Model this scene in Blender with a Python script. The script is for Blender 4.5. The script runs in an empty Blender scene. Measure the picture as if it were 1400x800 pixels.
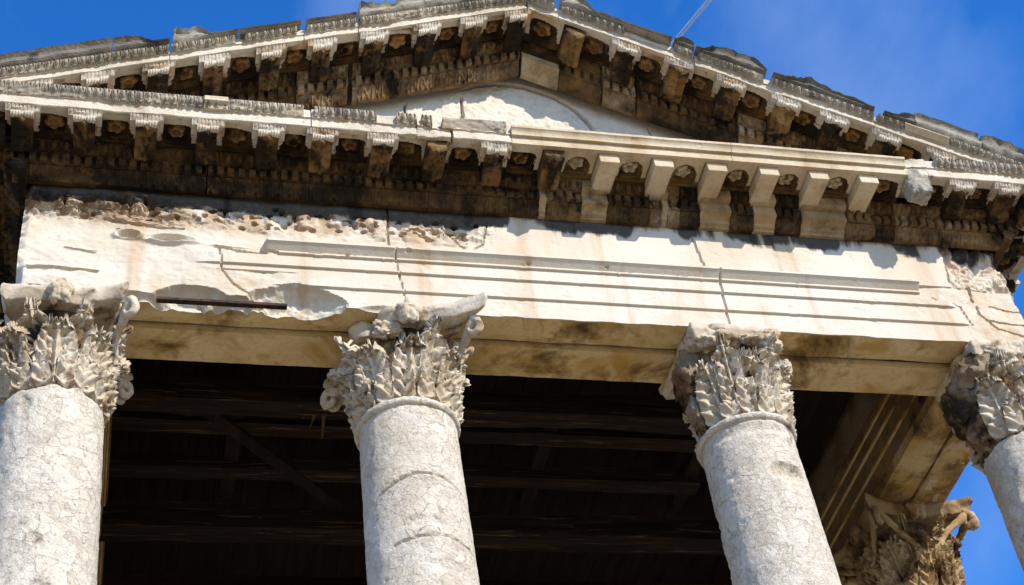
import bpy, math, random
import numpy as np
from mathutils import Euler

random.seed(7)
R = math.radians
SC = bpy.context.scene
COL = SC.collection

# ------------------------------------------------------------------ camera, sky, sun, exposure
cam_d = bpy.data.cameras.new('camera')
cam = bpy.data.objects.new('camera', cam_d)
COL.objects.link(cam)
cam.location = (0.3836, -8.2532, -8.1575)
cam.matrix_world = (Euler((0, 0, -0.32452)).to_matrix() @ Euler((0.76768, 0, 0)).to_matrix()
                    @ Euler((0, 0.17047, 0)).to_matrix() @ Euler((math.pi / 2, 0, 0)).to_matrix()).to_4x4()
cam.location = (0.3836, -8.2532, -8.1575)
cam_d.sensor_width = 36.0
cam_d.lens = 2271.0 / 1400 * 36.0
cam_d.clip_start = 0.1
cam_d.clip_end = 40000
SC.camera = cam

SUN_EL, SUN_AZ = R(33), R(27)            # azimuth measured from -y towards +x
world = bpy.data.worlds.new('World')
SC.world = world
world.use_nodes = True
wn, wl = world.node_tree.nodes, world.node_tree.links
wn.clear()
w_out = wn.new('ShaderNodeOutputWorld')
w_bg = wn.new('ShaderNodeBackground')
sky = wn.new('ShaderNodeTexSky')
sky.sky_type = 'NISHITA'
sky.sun_disc = False
sky.sun_elevation = SUN_EL
sky.sun_rotation = math.pi - SUN_AZ         # sky rotation 0 is +y, turning clockwise
sky.altitude = 300
sky.air_density = 1.0
sky.dust_density = 0.2
sky.ozone_density = 4.0
hsv = wn.new('ShaderNodeHueSaturation')
hsv.inputs['Saturation'].default_value = 1.30
hsv.inputs['Value'].default_value = 1.9
hsv.inputs['Hue'].default_value = 0.511
wl.new(sky.outputs[0], hsv.inputs['Color'])
w_tc = wn.new('ShaderNodeTexCoord')
w_map = wn.new('ShaderNodeMapping')
w_map.inputs['Scale'].default_value = (3.0, 1.6, 2.2)
w_map.inputs['Rotation'].default_value = (0.3, 0.5, 0.9)
w_noise = wn.new('ShaderNodeTexNoise')
w_noise.inputs['Scale'].default_value = 1.7
w_noise.inputs['Detail'].default_value = 9
w_noise.inputs['Roughness'].default_value = 0.52
w_ramp = wn.new('ShaderNodeValToRGB')
w_ramp.color_ramp.elements[0].position = 0.50
w_ramp.color_ramp.elements[0].color = (0, 0, 0, 1)
w_ramp.color_ramp.elements[1].position = 0.85
w_ramp.color_ramp.elements[1].color = (0.36, 0.36, 0.36, 1)
w_mix = wn.new('ShaderNodeMix')
w_mix.data_type = 'RGBA'
w_mix.inputs['B'].default_value = (5.2, 6.6, 9.0, 1)
wl.new(w_tc.outputs['Generated'], w_map.inputs[0])
wl.new(w_map.outputs[0], w_noise.inputs['Vector'])
wl.new(w_noise.outputs['Fac'], w_ramp.inputs[0])
wl.new(w_ramp.outputs[0], w_mix.inputs['Factor'])
wl.new(hsv.outputs[0], w_mix.inputs['A'])
wl.new(w_mix.outputs['Result'], w_bg.inputs['Color'])
w_bg.inputs['Strength'].default_value = 0.14
wl.new(w_bg.outputs[0], w_out.inputs[0])

sun_d = bpy.data.lights.new('sun', 'SUN')
sun_d.energy = 5.0
sun_d.angle = R(0.5)
sun_d.color = (1.0, 0.92, 0.79)
sun = bpy.data.objects.new('sun', sun_d)
COL.objects.link(sun)
sun.rotation_euler = (math.pi / 2 - SUN_EL, 0, SUN_AZ)   # shines from front right

SC.view_settings.view_transform = 'Standard'
SC.view_settings.look = 'None'
SC.view_settings.gamma = 1
SC.view_settings.use_curve_mapping = False
SC.view_settings.exposure = 0.17
try:
    SC.cycles.max_bounces = 6
    SC.cycles.diffuse_bounces = 4
except Exception:
    pass

# ------------------------------------------------------------------ key dimensions (metres; z = 0 is the architrave's underside)
XL, XR, TH = -0.308, 7.36, 0.625
GZ, PZ = -9.76, -7.6                        # ground, podium top
COLX, COLY, NECK = [0.0, 2.352, 4.82, 7.06], 0.313, -0.85
DC, HC = 0.52, 1.322                        # corona projection and underside
AX, AZ, SL, SR = 3.549, 3.109, 0.392, 0.433 # raking corona apex and its two slopes

def zA(s):
    s = np.asarray(s, float)
    return AZ - np.where(s < AX, SL * (AX - s), SR * (s - AX))

# ------------------------------------------------------------------ numpy noise
def _hash(ix, iy, iz, seed):
    h = (ix * 374761393 + iy * 668265263 + iz * 2147483647 + seed * 1274126177) & 0xffffffff
    h = ((h ^ (h >> 13)) * 1274126177) & 0xffffffff
    h = ((h ^ (h >> 15)) * 2246822519) & 0xffffffff
    return ((h ^ (h >> 16)) & 0xffff) / 32767.5 - 1.0

def vnoise(P, seed=0):
    P = np.asarray(P, float)
    I = np.floor(P).astype(np.int64)
    F = P - I
    F = F * F * F * (F * (F * 6 - 15) + 10)
    r = 0
    for dx in (0, 1):
        for dy in (0, 1):
            for dz in (0, 1):
                w = (F[:, 0] if dx else 1 - F[:, 0]) * (F[:, 1] if dy else 1 - F[:, 1]) * (F[:, 2] if dz else 1 - F[:, 2])
                r = r + w * _hash(I[:, 0] + dx, I[:, 1] + dy, I[:, 2] + dz, seed)
    return r

def fbm(P, scale, octaves=4, seed=0, rough=0.55):
    P = np.asarray(P, float) * scale
    a, t, r = 1.0, 0.0, 0
    for o in range(octaves):
        r = r + a * vnoise(P + 17.3 * o, seed + o)
        t += a
        a *= rough
        P = P * 2.03
    return r / t * 1.6

def sst(a, b, x):
    t = np.clip((np.asarray(x, float) - a) / (b - a), 0, 1)
    return t * t * (3 - 2 * t)

def xz3(X, Z, y=0.0):
    return np.stack([np.ravel(X), np.full(np.size(X), y), np.ravel(Z)], 1)

# ------------------------------------------------------------------ mesh building
class MB:
    """collects pieces and links them as ONE mesh object"""
    def __init__(self):
        self.v, self.f, self.n = [], [], 0
    def add(self, V, F):
        V = np.asarray(V, float)
        self.v.append(V)
        self.f.extend([tuple(int(i) + self.n for i in q) for q in F])
        self.n += len(V)
        return self
    def grid(self, G, close_u=False):
        """G: (nu, nv, 3) array of points"""
        nu, nv = G.shape[:2]
        idx = np.arange(nu * nv).reshape(nu, nv)
        F = []
        a = idx if not close_u else np.vstack([idx, idx[:1]])
        q = np.stack([a[:-1, :-1], a[1:, :-1], a[1:, 1:], a[:-1, 1:]], -1).reshape(-1, 4)
        return self.add(G.reshape(-1, 3), q.tolist())
    def box(self, x0, x1, y0, y1, z0, z1, n=1):
        V = [(x, y, z) for x in (x0, x1) for y in (y0, y1) for z in (z0, z1)]
        F = [(0, 1, 3, 2), (4, 6, 7, 5), (0, 4, 5, 1), (2, 3, 7, 6), (0, 2, 6, 4), (1, 5, 7, 3)]
        return self.add(V, F)
    def verts(self):
        return np.concatenate(self.v) if self.v else np.zeros((0, 3))
    def xform(self, fn):
        V = fn(self.verts())
        self.v = [V]
        return self
    def rough(self, amp, scale, octaves=3, seed=0, axes=(1, 1, 1)):
        V = self.verts()
        D = np.stack([fbm(V, scale, octaves, seed + 31 * k) for k in range(3)], 1)
        self.v = [V + D * amp * np.array(axes)]
        return self
    def mesh(self, name, mat, smooth=True, sharp=35):
        me = bpy.data.meshes.new(name)
        me.from_pydata(self.verts().tolist(), [], self.f)
        me.materials.append(mat)
        me.polygons.foreach_set('use_smooth', [smooth] * len(me.polygons))
        me.update()
        if smooth and sharp:
            try:
                me.set_sharp_from_angle(angle=R(sharp))
            except Exception:
                pass
        return me
    def build(self, name, mat, parent=None, origin=(0, 0, 0), smooth=True, sharp=35):
        o = np.array(origin, float)
        if parent is not None:
            o = o + world_loc(parent)
        if np.any(o):
            self.xform(lambda V: V - o)
        ob = bpy.data.objects.new(name, self.mesh(name, mat, smooth, sharp))
        COL.objects.link(ob)
        if parent is not None:
            ob.parent = parent
        ob.location = origin
        return ob

def world_loc(o):
    p = np.zeros(3)
    while o is not None:
        p += np.array(o.location)
        o = o.parent
    return p

def place(name, me, parent, loc, rz=0.0):
    ob = bpy.data.objects.new(name, me)
    COL.objects.link(ob)
    ob.parent = parent
    ob.location = loc
    ob.rotation_euler = (0, 0, rz)
    return ob

def tag(o, label=None, cat=None, group=None, kind=None):
    for k, v in (('label', label), ('category', cat), ('group', group), ('kind', kind)):
        if v:
            o[k] = v
    return o

def thing(name, loc, label, cat, group=None):
    o = bpy.data.objects.new(name, None)
    COL.objects.link(o)
    o.location = loc
    o.empty_display_size = 0.3
    return tag(o, label, cat, group)

def sub_edges(P, step):
    """subdivide a closed polygon's edges"""
    out = []
    P = [np.array(p, float) for p in P]
    for a, b in zip(P, P[1:] + P[:1]):
        n = max(1, int(round(np.linalg.norm(b - a) / step)))
        for k in range(n):
            out.append(a + (b - a) * k / n)
    return np.array(out)

# mapping of (s along, d outward, h up) to the world
def m_front(s, d, h):
    return np.stack([s, -d, h], -1)
def m_left(s, d, h):
    return np.stack([XL - d, s, h], -1)
def m_right(s, d, h):
    return np.stack([XR + d, s, h], -1)
def hscale(h):
    h = np.asarray(h, float) - HC
    return np.where(h > 0, h * 0.68, h * 1.08)
def m_rake(s, d, h):
    return np.stack([s, -d, zA(s) + hscale(h)], -1)

def extrude(mb, prof, s0, s1, ds, mp, step=0.03, wear=0.0, seed=0, caps=True):
    P = sub_edges(prof, step)
    n = max(2, int(abs(s1 - s0) / ds) + 1)
    S = np.linspace(s0, s1, n)
    SS, DD = np.meshgrid(S, P[:, 0], indexing='ij')
    _, HH = np.meshgrid(S, P[:, 1], indexing='ij')
    if wear:
        q = np.stack([SS.ravel(), DD.ravel(), HH.ravel()], 1)
        c = np.array([P[:, 0].mean(), P[:, 1].mean()])
        w = fbm(q, 9, 4, seed) * 0.5 + np.minimum(0, fbm(q, 3.1, 4, seed + 5) + 0.12) * 1.6
        w = w.reshape(SS.shape) * wear
        L = np.hypot(DD - c[0], HH - c[1]) + 1e-6
        DD = DD + (DD - c[0]) / L * w
        HH = HH + (HH - c[1]) / L * w
    G = mp(SS, DD, HH)
    nu, nv = G.shape[:2]
    idx = np.arange(nu * nv).reshape(nu, nv)
    idx2 = np.hstack([idx, idx[:, :1]])
    q = np.stack([idx2[:-1, :-1], idx2[:-1, 1:], idx2[1:, 1:], idx2[1:, :-1]], -1).reshape(-1, 4).tolist()
    if caps:
        q += [tuple(idx[0, ::-1]), tuple(idx[-1])]
    return mb.add(G.reshape(-1, 3), q)

# ------------------------------------------------------------------ materials
def new_mat(name):
    m = bpy.data.materials.new(name)
    m.use_nodes = True
    nt = m.node_tree
    b = nt.nodes['Principled BSDF']
    b.inputs['Specular IOR Level'].default_value = 0.25
    return m, nt.nodes, nt.links, b

def c4(c):
    return (c[0], c[1], c[2], 1)

class NT:
    def __init__(self, name, rough=0.85):
        self.m, self.N, self.L, self.b = new_mat(name)
        self.b.inputs['Roughness'].default_value = rough
        self.pos = self.N.new('ShaderNodeNewGeometry').outputs['Position']
    def map(self, scale=(1, 1, 1), rot=(0, 0, 0), loc=(0, 0, 0)):
        n = self.N.new('ShaderNodeMapping')
        n.inputs['Scale'].default_value = scale
        n.inputs['Rotation'].default_value = rot
        n.inputs['Location'].default_value = loc
        self.L.new(self.pos, n.inputs['Vector'])
        return n.outputs[0]
    def noise(self, scale, detail=8, rough=0.6, vec=None, dist=0.0):
        n = self.N.new('ShaderNodeTexNoise')
        n.inputs['Scale'].default_value = scale
        n.inputs['Detail'].default_value = detail
        n.inputs['Roughness'].default_value = rough
        n.inputs['Distortion'].default_value = dist
        self.L.new(vec if vec is not None else self.pos, n.inputs['Vector'])
        return n.outputs['Fac']
    def voro(self, scale, feature='DISTANCE_TO_EDGE', vec=None, rnd=1.0):
        n = self.N.new('ShaderNodeTexVoronoi')
        n.feature = feature
        n.inputs['Scale'].default_value = scale
        n.inputs['Randomness'].default_value = rnd
        self.L.new(vec if vec is not None else self.pos, n.inputs['Vector'])
        return n.outputs['Distance'] if feature == 'DISTANCE_TO_EDGE' else n.outputs['Color']
    def ramp(self, fac, a, b, ca=0.0, cb=1.0):
        n = self.N.new('ShaderNodeMapRange')
        n.interpolation_type = 'SMOOTHSTEP'
        n.inputs['From Min'].default_value = a
        n.inputs['From Max'].default_value = b
        n.inputs['To Min'].default_value = ca
        n.inputs['To Max'].default_value = cb
        self.L.new(fac, n.inputs['Value'])
        return n.outputs[0]
    def math(self, op, a, b=None):
        n = self.N.new('ShaderNodeMath')
        n.operation = op
        for i, x in enumerate((a, b)):
            if x is None:
                continue
            if isinstance(x, (int, float)):
                n.inputs[i].default_value = x
            else:
                self.L.new(x, n.inputs[i])
        return n.outputs[0]
    def mix(self, fac, a, b, blend='MIX'):
        n = self.N.new('ShaderNodeMix')
        n.data_type = 'RGBA'
        n.blend_type = blend
        for key, x in (('Factor', fac), ('A', a), ('B', b)):
            s = n.inputs[key]
            if key != 'Factor':
                s = [i for i in n.inputs if i.name == key and i.type == 'RGBA'][0]
            if isinstance(x, (tuple, list)):
                s.default_value = c4(x)
            elif isinstance(x, (int, float)):
                s.default_value = x
            else:
                self.L.new(x, s)
        return [o for o in n.outputs if o.type == 'RGBA'][0]
    def sep(self):
        n = self.N.new('ShaderNodeSeparateXYZ')
        self.L.new(self.pos, n.inputs[0])
        return n.outputs
    def bump(self, h, strength=0.5, dist=0.02, prev=None):
        n = self.N.new('ShaderNodeBump')
        n.inputs['Strength'].default_value = strength
        n.inputs['Distance'].default_value = dist
        self.L.new(h, n.inputs['Height'])
        if prev is not None:
            self.L.new(prev, n.inputs['Normal'])
        return n.outputs[0]
    def done(self, col, nrm=None):
        self.L.new(col, self.b.inputs['Base Color'])
        if nrm is not None:
            self.L.new(nrm, self.b.inputs['Normal'])
        return self.m

def stone(name, base, base2, crust=0.0, crust_scale=4.0, ochre=0.25, ochre_col=(0.42, 0.24, 0.09), crust_col=(0.020, 0.012, 0.005), rim_col=(0.15, 0.08, 0.028), soft=0.10,
          streak=0.0, streak_col=(0.30, 0.20, 0.10), bump=0.5, bscale=28, pits=0.0, loc=(0, 0, 0)):
    t = NT(name, 0.88)
    v = t.map(loc=loc)
    col = t.mix(t.ramp(t.noise(1.7, 9, 0.62, v), 0.35, 0.68), base, base2)
    fine = t.noise(bscale, 8, 0.68, v)
    col = t.mix(t.ramp(fine, 0.30, 0.52, 0.35, 0.0), col, tuple(x * 0.5 for x in base2))
    if ochre:
        o = t.ramp(t.noise(3.1, 8, 0.65, v, 0.6), 0.62 - ochre * 0.35, 0.80 - ochre * 0.25)
        col = t.mix(t.math('MULTIPLY', o, 0.8), col, ochre_col)
    if streak:
        sv = t.map(scale=(5.5, 5.5, 0.55), loc=loc)
        s = t.ramp(t.noise(1.0, 7, 0.6, sv, 0.3), 0.60 - streak * 0.3, 0.76)
        col = t.mix(t.math('MULTIPLY', s, 0.75), col, streak_col)
    if crust:
        n = t.noise(crust_scale, 10, 0.68, v, 0.4)
        e = 0.78 - crust * 0.56
        rim = t.ramp(n, e - soft, e + 0.02)
        col = t.mix(t.math('MULTIPLY', rim, 0.8), col, rim_col)
        col = t.mix(t.ramp(n, e - 0.01, e + soft), col, crust_col)
    nrm = t.bump(fine, bump, 0.015)
    nrm = t.bump(t.noise(bscale * 4.5, 5, 0.6, v), bump * 0.5, 0.004, nrm)
    if pits:
        p = t.ramp(t.voro(bscale * 1.2, vec=v), 0.0, 0.12)
        nrm = t.bump(p, pits, 0.006, nrm)
    return t.done(col, nrm)

CREAM, CREAM2 = (0.66, 0.60, 0.50), (0.58, 0.49, 0.37)
GREY, GREY2 = (0.55, 0.53, 0.49), (0.36, 0.34, 0.30)
M = {}
M['cornice'] = stone('weathered cornice stone', (0.56, 0.50, 0.41), (0.42, 0.35, 0.26), crust=0.30, crust_scale=3.3, ochre=0.35)
M['corona'] = stone('washed corona stone', (0.64, 0.565, 0.45), (0.48, 0.405, 0.30), crust=0.16, crust_scale=5, ochre=0.12, pits=0.4)
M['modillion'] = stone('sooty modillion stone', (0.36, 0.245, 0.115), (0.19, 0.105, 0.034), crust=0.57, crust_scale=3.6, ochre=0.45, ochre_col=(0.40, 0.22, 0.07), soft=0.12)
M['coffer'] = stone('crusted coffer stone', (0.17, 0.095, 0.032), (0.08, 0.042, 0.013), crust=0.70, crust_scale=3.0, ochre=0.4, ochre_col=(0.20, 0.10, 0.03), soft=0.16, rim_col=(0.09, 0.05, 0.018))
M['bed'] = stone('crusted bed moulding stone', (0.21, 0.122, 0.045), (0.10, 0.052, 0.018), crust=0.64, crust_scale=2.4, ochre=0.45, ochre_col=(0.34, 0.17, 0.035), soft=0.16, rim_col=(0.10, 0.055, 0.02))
M['bedpale'] = stone('rain washed bed moulding stone', (0.40, 0.31, 0.20), (0.24, 0.165, 0.09), crust=0.50, crust_scale=3.0, ochre=0.4, soft=0.14)
M['repair'] = stone('smooth repair stone', (0.58, 0.49, 0.35), (0.46, 0.35, 0.215), crust=0.15, crust_scale=2.6, soft=0.08, crust_col=(0.12, 0.085, 0.045), rim_col=(0.34, 0.25, 0.14), ochre=0.36, ochre_col=(0.42, 0.28, 0.13), streak=0.35, bump=0.2, bscale=40)
M['repairbed'] = stone('grimy repair stone', (0.50, 0.40, 0.26), (0.36, 0.26, 0.14), crust=0.36, crust_scale=2.8, soft=0.12, crust_col=(0.06, 0.04, 0.02), rim_col=(0.24, 0.16, 0.075), ochre=0.4, streak=0.4, bump=0.3, bscale=40)
M['flankshade'] = stone('shade black crusted flank stone', (0.07, 0.05, 0.03), (0.04, 0.028, 0.016), crust=0.6, crust_scale=2.0, ochre=0.25, ochre_col=(0.10, 0.06, 0.02))  # shade of the flank turned from the sun, put into the colour
M['lichen'] = stone('grey lichen stone', (0.25, 0.22, 0.175), (0.13, 0.113, 0.088), crust=0.32, crust_scale=6, ochre=0.15, ochre_col=(0.26, 0.21, 0.13), crust_col=(0.05, 0.047, 0.042), rim_col=(0.12, 0.105, 0.08), bump=0.9, pits=0.5)
M['lichenpale'] = stone('pale lichen stone', (0.42, 0.375, 0.30), (0.22, 0.193, 0.15), crust=0.38, crust_scale=5, ochre=0.15, crust_col=(0.07, 0.065, 0.058), rim_col=(0.2, 0.18, 0.145), bump=0.9, pits=0.5)
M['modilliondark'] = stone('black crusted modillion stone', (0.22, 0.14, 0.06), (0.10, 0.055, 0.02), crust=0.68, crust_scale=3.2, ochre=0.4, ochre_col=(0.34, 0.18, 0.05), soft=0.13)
M['rosette'] = stone('golden brown rosette stone', (0.38, 0.24, 0.10), (0.22, 0.125, 0.045), crust=0.42, crust_scale=5, ochre=0.4, ochre_col=(0.42, 0.22, 0.06), soft=0.12)
M['olive'] = stone('olive stained coffer stone', (0.17, 0.115, 0.045), (0.10, 0.062, 0.022), crust=0.45, crust_scale=4, ochre=0.3, ochre_col=(0.28, 0.18, 0.06), soft=0.14)
M['chip'] = stone('flaking rosette stone', (0.66, 0.58, 0.42), (0.46, 0.36, 0.21), crust=0.36, crust_scale=15, ochre=0.3, rim_col=(0.2, 0.14, 0.05), crust_col=(0.15, 0.10, 0.035), soft=0.04)
M['eggs'] = stone('egg moulding stone', (0.46, 0.40, 0.305), (0.26, 0.22, 0.16), crust=0.34, crust_scale=4, ochre=0.2, crust_col=(0.05, 0.045, 0.04), rim_col=(0.17, 0.15, 0.12))
M['capital'] = stone('carved capital marble', (0.62, 0.54, 0.42), (0.46, 0.37, 0.25), crust=0.27, crust_scale=6.0, ochre=0.25, crust_col=(0.05, 0.036, 0.022), bump=0.5, bscale=24)
M['capitaldark'] = stone('soot and shade capital marble', (0.42, 0.34, 0.24), (0.20, 0.14, 0.085), crust=0.5, crust_scale=3.0, ochre=0.35, crust_col=(0.03, 0.021, 0.012), bump=0.6, bscale=24)  # soot plus shade of the leaf gaps and left side, painted in
M['capitalshade'] = stone('shaded gold capital marble', (0.52, 0.40, 0.23), (0.30, 0.20, 0.10), crust=0.38, crust_scale=3.5, ochre=0.4, crust_col=(0.05, 0.034, 0.016), bump=0.5, bscale=24)  # copy of the capital marble with shade put into its colour
M['soffit'] = stone('ochre stained soffit stone', (0.78, 0.63, 0.37), (0.70, 0.51, 0.23), crust=0.33, crust_scale=1.5, ochre=0.5, ochre_col=(0.50, 0.30, 0.06), crust_col=(0.055, 0.036, 0.012), rim_col=(0.22, 0.125, 0.03), bump=0.25)
M['tympanum'] = stone('rough tympanum plaster', (0.64, 0.585, 0.49), (0.55, 0.485, 0.385), ochre=0.14, bump=0.6, bscale=20)
M['soffitdark'] = stone('stained flank soffit stone', (0.56, 0.43, 0.23), (0.42, 0.29, 0.12), crust=0.40, crust_scale=1.8, ochre=0.5, ochre_col=(0.44, 0.26, 0.05), crust_col=(0.05, 0.033, 0.012), rim_col=(0.20, 0.115, 0.03), bump=0.4)
M['innerband'] = stone('brown inner band stone', (0.25, 0.18, 0.095), (0.15, 0.10, 0.05), crust=0.40, crust_scale=1.6, ochre=0.4, ochre_col=(0.30, 0.18, 0.05))
M['flank'] = stone('dark flank stone', (0.20, 0.15, 0.09), (0.10, 0.07, 0.04), crust=0.5, crust_scale=2.0, ochre=0.3)
M['inner'] = stone('inner wall stone', (0.30, 0.24, 0.16), (0.18, 0.13, 0.08), crust=0.42, crust_scale=1.3, ochre=0.3, crust_col=(0.02, 0.014, 0.008))

def face_material():
    """architrave and frieze: cream marble, rust blooms, run-off streaks, black drips on the frieze's top"""
    t = NT('architrave marble', 0.85)
    v = t.pos
    col = t.mix(t.ramp(t.noise(1.3, 9, 0.62), 0.36, 0.66), (0.60, 0.545, 0.455), (0.56, 0.47, 0.355))
    col = t.mix(t.math('MULTIPLY', t.ramp(t.noise(2.6, 9, 0.66, None, 0.5), 0.56, 0.74), 0.6), col, (0.58, 0.40, 0.235))
    x, y, z = t.sep()[:3]
    sv = t.map(scale=(3.4, 1, 0.22))
    s = t.ramp(t.noise(1.0, 6, 0.6, sv, 0.25), 0.53, 0.68)
    col = t.mix(t.math('MULTIPLY', s, 0.62), col, (0.44, 0.305, 0.175))
    # rusty pitted zone of the left half of the frieze
    left = t.math('MULTIPLY', t.ramp(x, 2.6, 3.1, 1, 0), t.math('MULTIPLY', t.ramp(z, 0.62, 0.82), t.ramp(z, 0.92, 1.05, 1, 0)))
    g = t.ramp(t.noise(3.6, 10, 0.7), 0.40, 0.60)
    col = t.mix(t.math('MULTIPLY', t.math('MULTIPLY', left, g), 0.85), col, (0.34, 0.215, 0.115))
    corner = t.math('MULTIPLY', t.ramp(x, 0.55, 1.0, 1, 0), t.math('MULTIPLY', t.ramp(z, 0.70, 0.82), t.ramp(t.noise(7, 8, 0.7), 0.40, 0.56)))
    col = t.mix(t.math('MULTIPLY', corner, 0.8), col, (0.17, 0.105, 0.05))
    right = t.math('MULTIPLY', t.ramp(x, 6.75, 6.95), t.ramp(t.noise(5, 8, 0.7), 0.42, 0.6))
    col = t.mix(t.math('MULTIPLY', right, 0.5), col, (0.46, 0.28, 0.14))
    # black drips on top
    dv = t.map(scale=(3.2, 1, 0.5))
    d = t.noise(1.0, 7, 0.62, dv, 0.3)
    lift = t.math('MULTIPLY', t.ramp(x, 2.9, 3.3, 0.20, 0.0), t.ramp(z, 0.86, 0.97))
    k = t.math('ADD', d, t.math('ADD', lift, t.ramp(z, 0.80, 1.05, -0.22, 0.15)))
    col = t.mix(t.math('MULTIPLY', t.ramp(k, 0.53, 0.64), 0.93), col, (0.035, 0.030, 0.025))
    ds = t.ramp(t.noise(1.0, 6, 0.6, t.map(scale=(2.2, 1, 0.20), loc=(7.7, 0, 0)), 0.2), 0.62, 0.74)
    col = t.mix(t.math('MULTIPLY', ds, 0.62), col, (0.24, 0.165, 0.095))
    dn = t.ramp(t.noise(1.0, 4, 0.55, t.map(scale=(3.1, 1, 0.06), loc=(2.2, 0, 0)), 0.1), 0.55, 0.62)
    dz = t.math('ADD', t.ramp(z, 0.80, 1.02), t.math('MULTIPLY', t.math('SUBTRACT', t.noise(4.5, 6, 0.65), 0.5), 1.3))
    dk = t.math('MULTIPLY', dn, t.ramp(dz, 0.40, 0.75))
    col = t.mix(t.math('MULTIPLY', dk, 0.92), col, (0.030, 0.026, 0.022))
    # plaster repairs
    rep = t.math('MULTIPLY', t.ramp(t.noise(1.9, 3, 0.4, t.map(scale=(1.6, 1, 0.8), loc=(3.3, 0, 1))), 0.665, 0.685), t.ramp(z, 0.8, 0.9, 1, 0))
    col = t.mix(t.math('MULTIPLY', rep, 0.8), col, (0.56, 0.53, 0.42))
    fine = t.noise(30, 8, 0.68)
    col = t.mix(t.ramp(fine, 0.28, 0.46, 0.35, 0.0), col, (0.36, 0.27, 0.18))
    nrm = t.bump(fine, 0.35, 0.012)
    nrm = t.bump(t.noise(110, 5, 0.6), 0.25, 0.004, nrm)
    return t.done(col, nrm)
M['face'] = face_material()

def breccia():
    t = NT('breccia column marble', 0.8)
    w = t.N.new('ShaderNodeVectorMath'); w.operation = 'ADD'
    nz = t.N.new('ShaderNodeTexNoise'); nz.inputs['Scale'].default_value = 6; nz.inputs['Detail'].default_value = 5
    t.L.new(t.pos, nz.inputs['Vector'])
    sc = t.N.new('ShaderNodeVectorMath'); sc.operation = 'SCALE'; sc.inputs['Scale'].default_value = 0.05
    t.L.new(nz.outputs['Color'], sc.inputs[0])
    t.L.new(t.pos, w.inputs[0]); t.L.new(sc.outputs[0], w.inputs[1])
    v = w.outputs[0]
    tone = t.N.new('ShaderNodeSeparateXYZ'); t.L.new(t.voro(14, 'F1', v), tone.inputs[0])
    tone2 = t.N.new('ShaderNodeSeparateXYZ'); t.L.new(t.voro(33, 'F1', v), tone2.inputs[0])
    tone3 = t.N.new('ShaderNodeSeparateXYZ'); t.L.new(t.voro(5.5, 'F1', v), tone3.inputs[0])
    e1 = t.voro(14, vec=v); e2 = t.voro(33, vec=v); e3 = t.voro(5.5, vec=v)
    fine = t.noise(34, 8, 0.7)
    # pale plates of three sizes lie in a rougher, greyer matrix
    wob = t.ramp(fine, 0.3, 0.7, -0.012, 0.012)
    p3 = t.math('MULTIPLY', t.ramp(tone3.outputs[0], 0.70, 0.72), t.ramp(t.math('ADD', e3, wob), 0.012, 0.026))
    p1 = t.math('MULTIPLY', t.ramp(tone.outputs[0], 0.46, 0.48), t.ramp(t.math('ADD', e1, wob), 0.02, 0.045))
    p2 = t.math('MULTIPLY', t.ramp(tone2.outputs[1], 0.42, 0.44), t.ramp(t.math('ADD', e2, wob), 0.04, 0.09))
    plate = t.math('MAXIMUM', t.math('MULTIPLY', p3, 1.5), t.math('MAXIMUM', p1, t.math('MULTIPLY', p2, 0.75)))
    col = t.mix(t.ramp(t.noise(9, 6, 0.65), 0.35, 0.65), (0.54, 0.465, 0.36), (0.70, 0.615, 0.49))
    pale = t.mix(tone.outputs[1], (0.68, 0.605, 0.495), (0.80, 0.715, 0.58))
    pale = t.mix(t.math('MULTIPLY', t.ramp(tone2.outputs[0], 0.6, 0.9), 0.5), pale, (0.56, 0.54, 0.50))
    col = t.mix(t.math('MULTIPLY', plate, 0.55), col, pale)
    col = t.mix(t.math('MULTIPLY', t.ramp(t.noise(1.6, 8, 0.62), 0.50, 0.68), 0.5), col, (0.54, 0.43, 0.30))
    rim = t.math('MULTIPLY', t.math('SUBTRACT', 1.0, t.ramp(e1, 0.0, 0.02)), t.math('MULTIPLY', t.ramp(t.noise(2.6, 6, 0.65), 0.45, 0.62), t.ramp(t.noise(11, 4, 0.6), 0.42, 0.58)))
    col = t.mix(t.math('MULTIPLY', rim, 0.38), col, (0.25, 0.20, 0.15))
    col = t.mix(t.ramp(fine, 0.30, 0.46, 0.6, 0.0), col, (0.24, 0.20, 0.15))
    pit = t.math('MULTIPLY', t.ramp(t.noise(48, 4, 0.6), 0.42, 0.34), t.math('MULTIPLY', t.ramp(t.noise(3, 4, 0.6), 0.42, 0.6), t.math('SUBTRACT', 1.0, t.math('MULTIPLY', plate, 0.7))))
    col = t.mix(t.math('MULTIPLY', pit, 0.75), col, (0.14, 0.11, 0.08))
    n = t.noise(2.2, 10, 0.7, t.map(loc=(4, 2, 7)), 0.4)
    col = t.mix(t.math('MULTIPLY', t.ramp(n, 0.60, 0.70), 0.85), col, (0.14, 0.10, 0.06))
    nrm = t.bump(t.math('SUBTRACT', t.math('MULTIPLY', plate, 0.7), t.math('MULTIPLY', rim, 0.5)), 0.7, 0.010)
    nrm = t.bump(fine, 1.0, 0.022, nrm)
    nrm = t.bump(pit, -1.0, 0.016, nrm)
    return t.done(col, nrm)
M['shaft'] = breccia()

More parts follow.
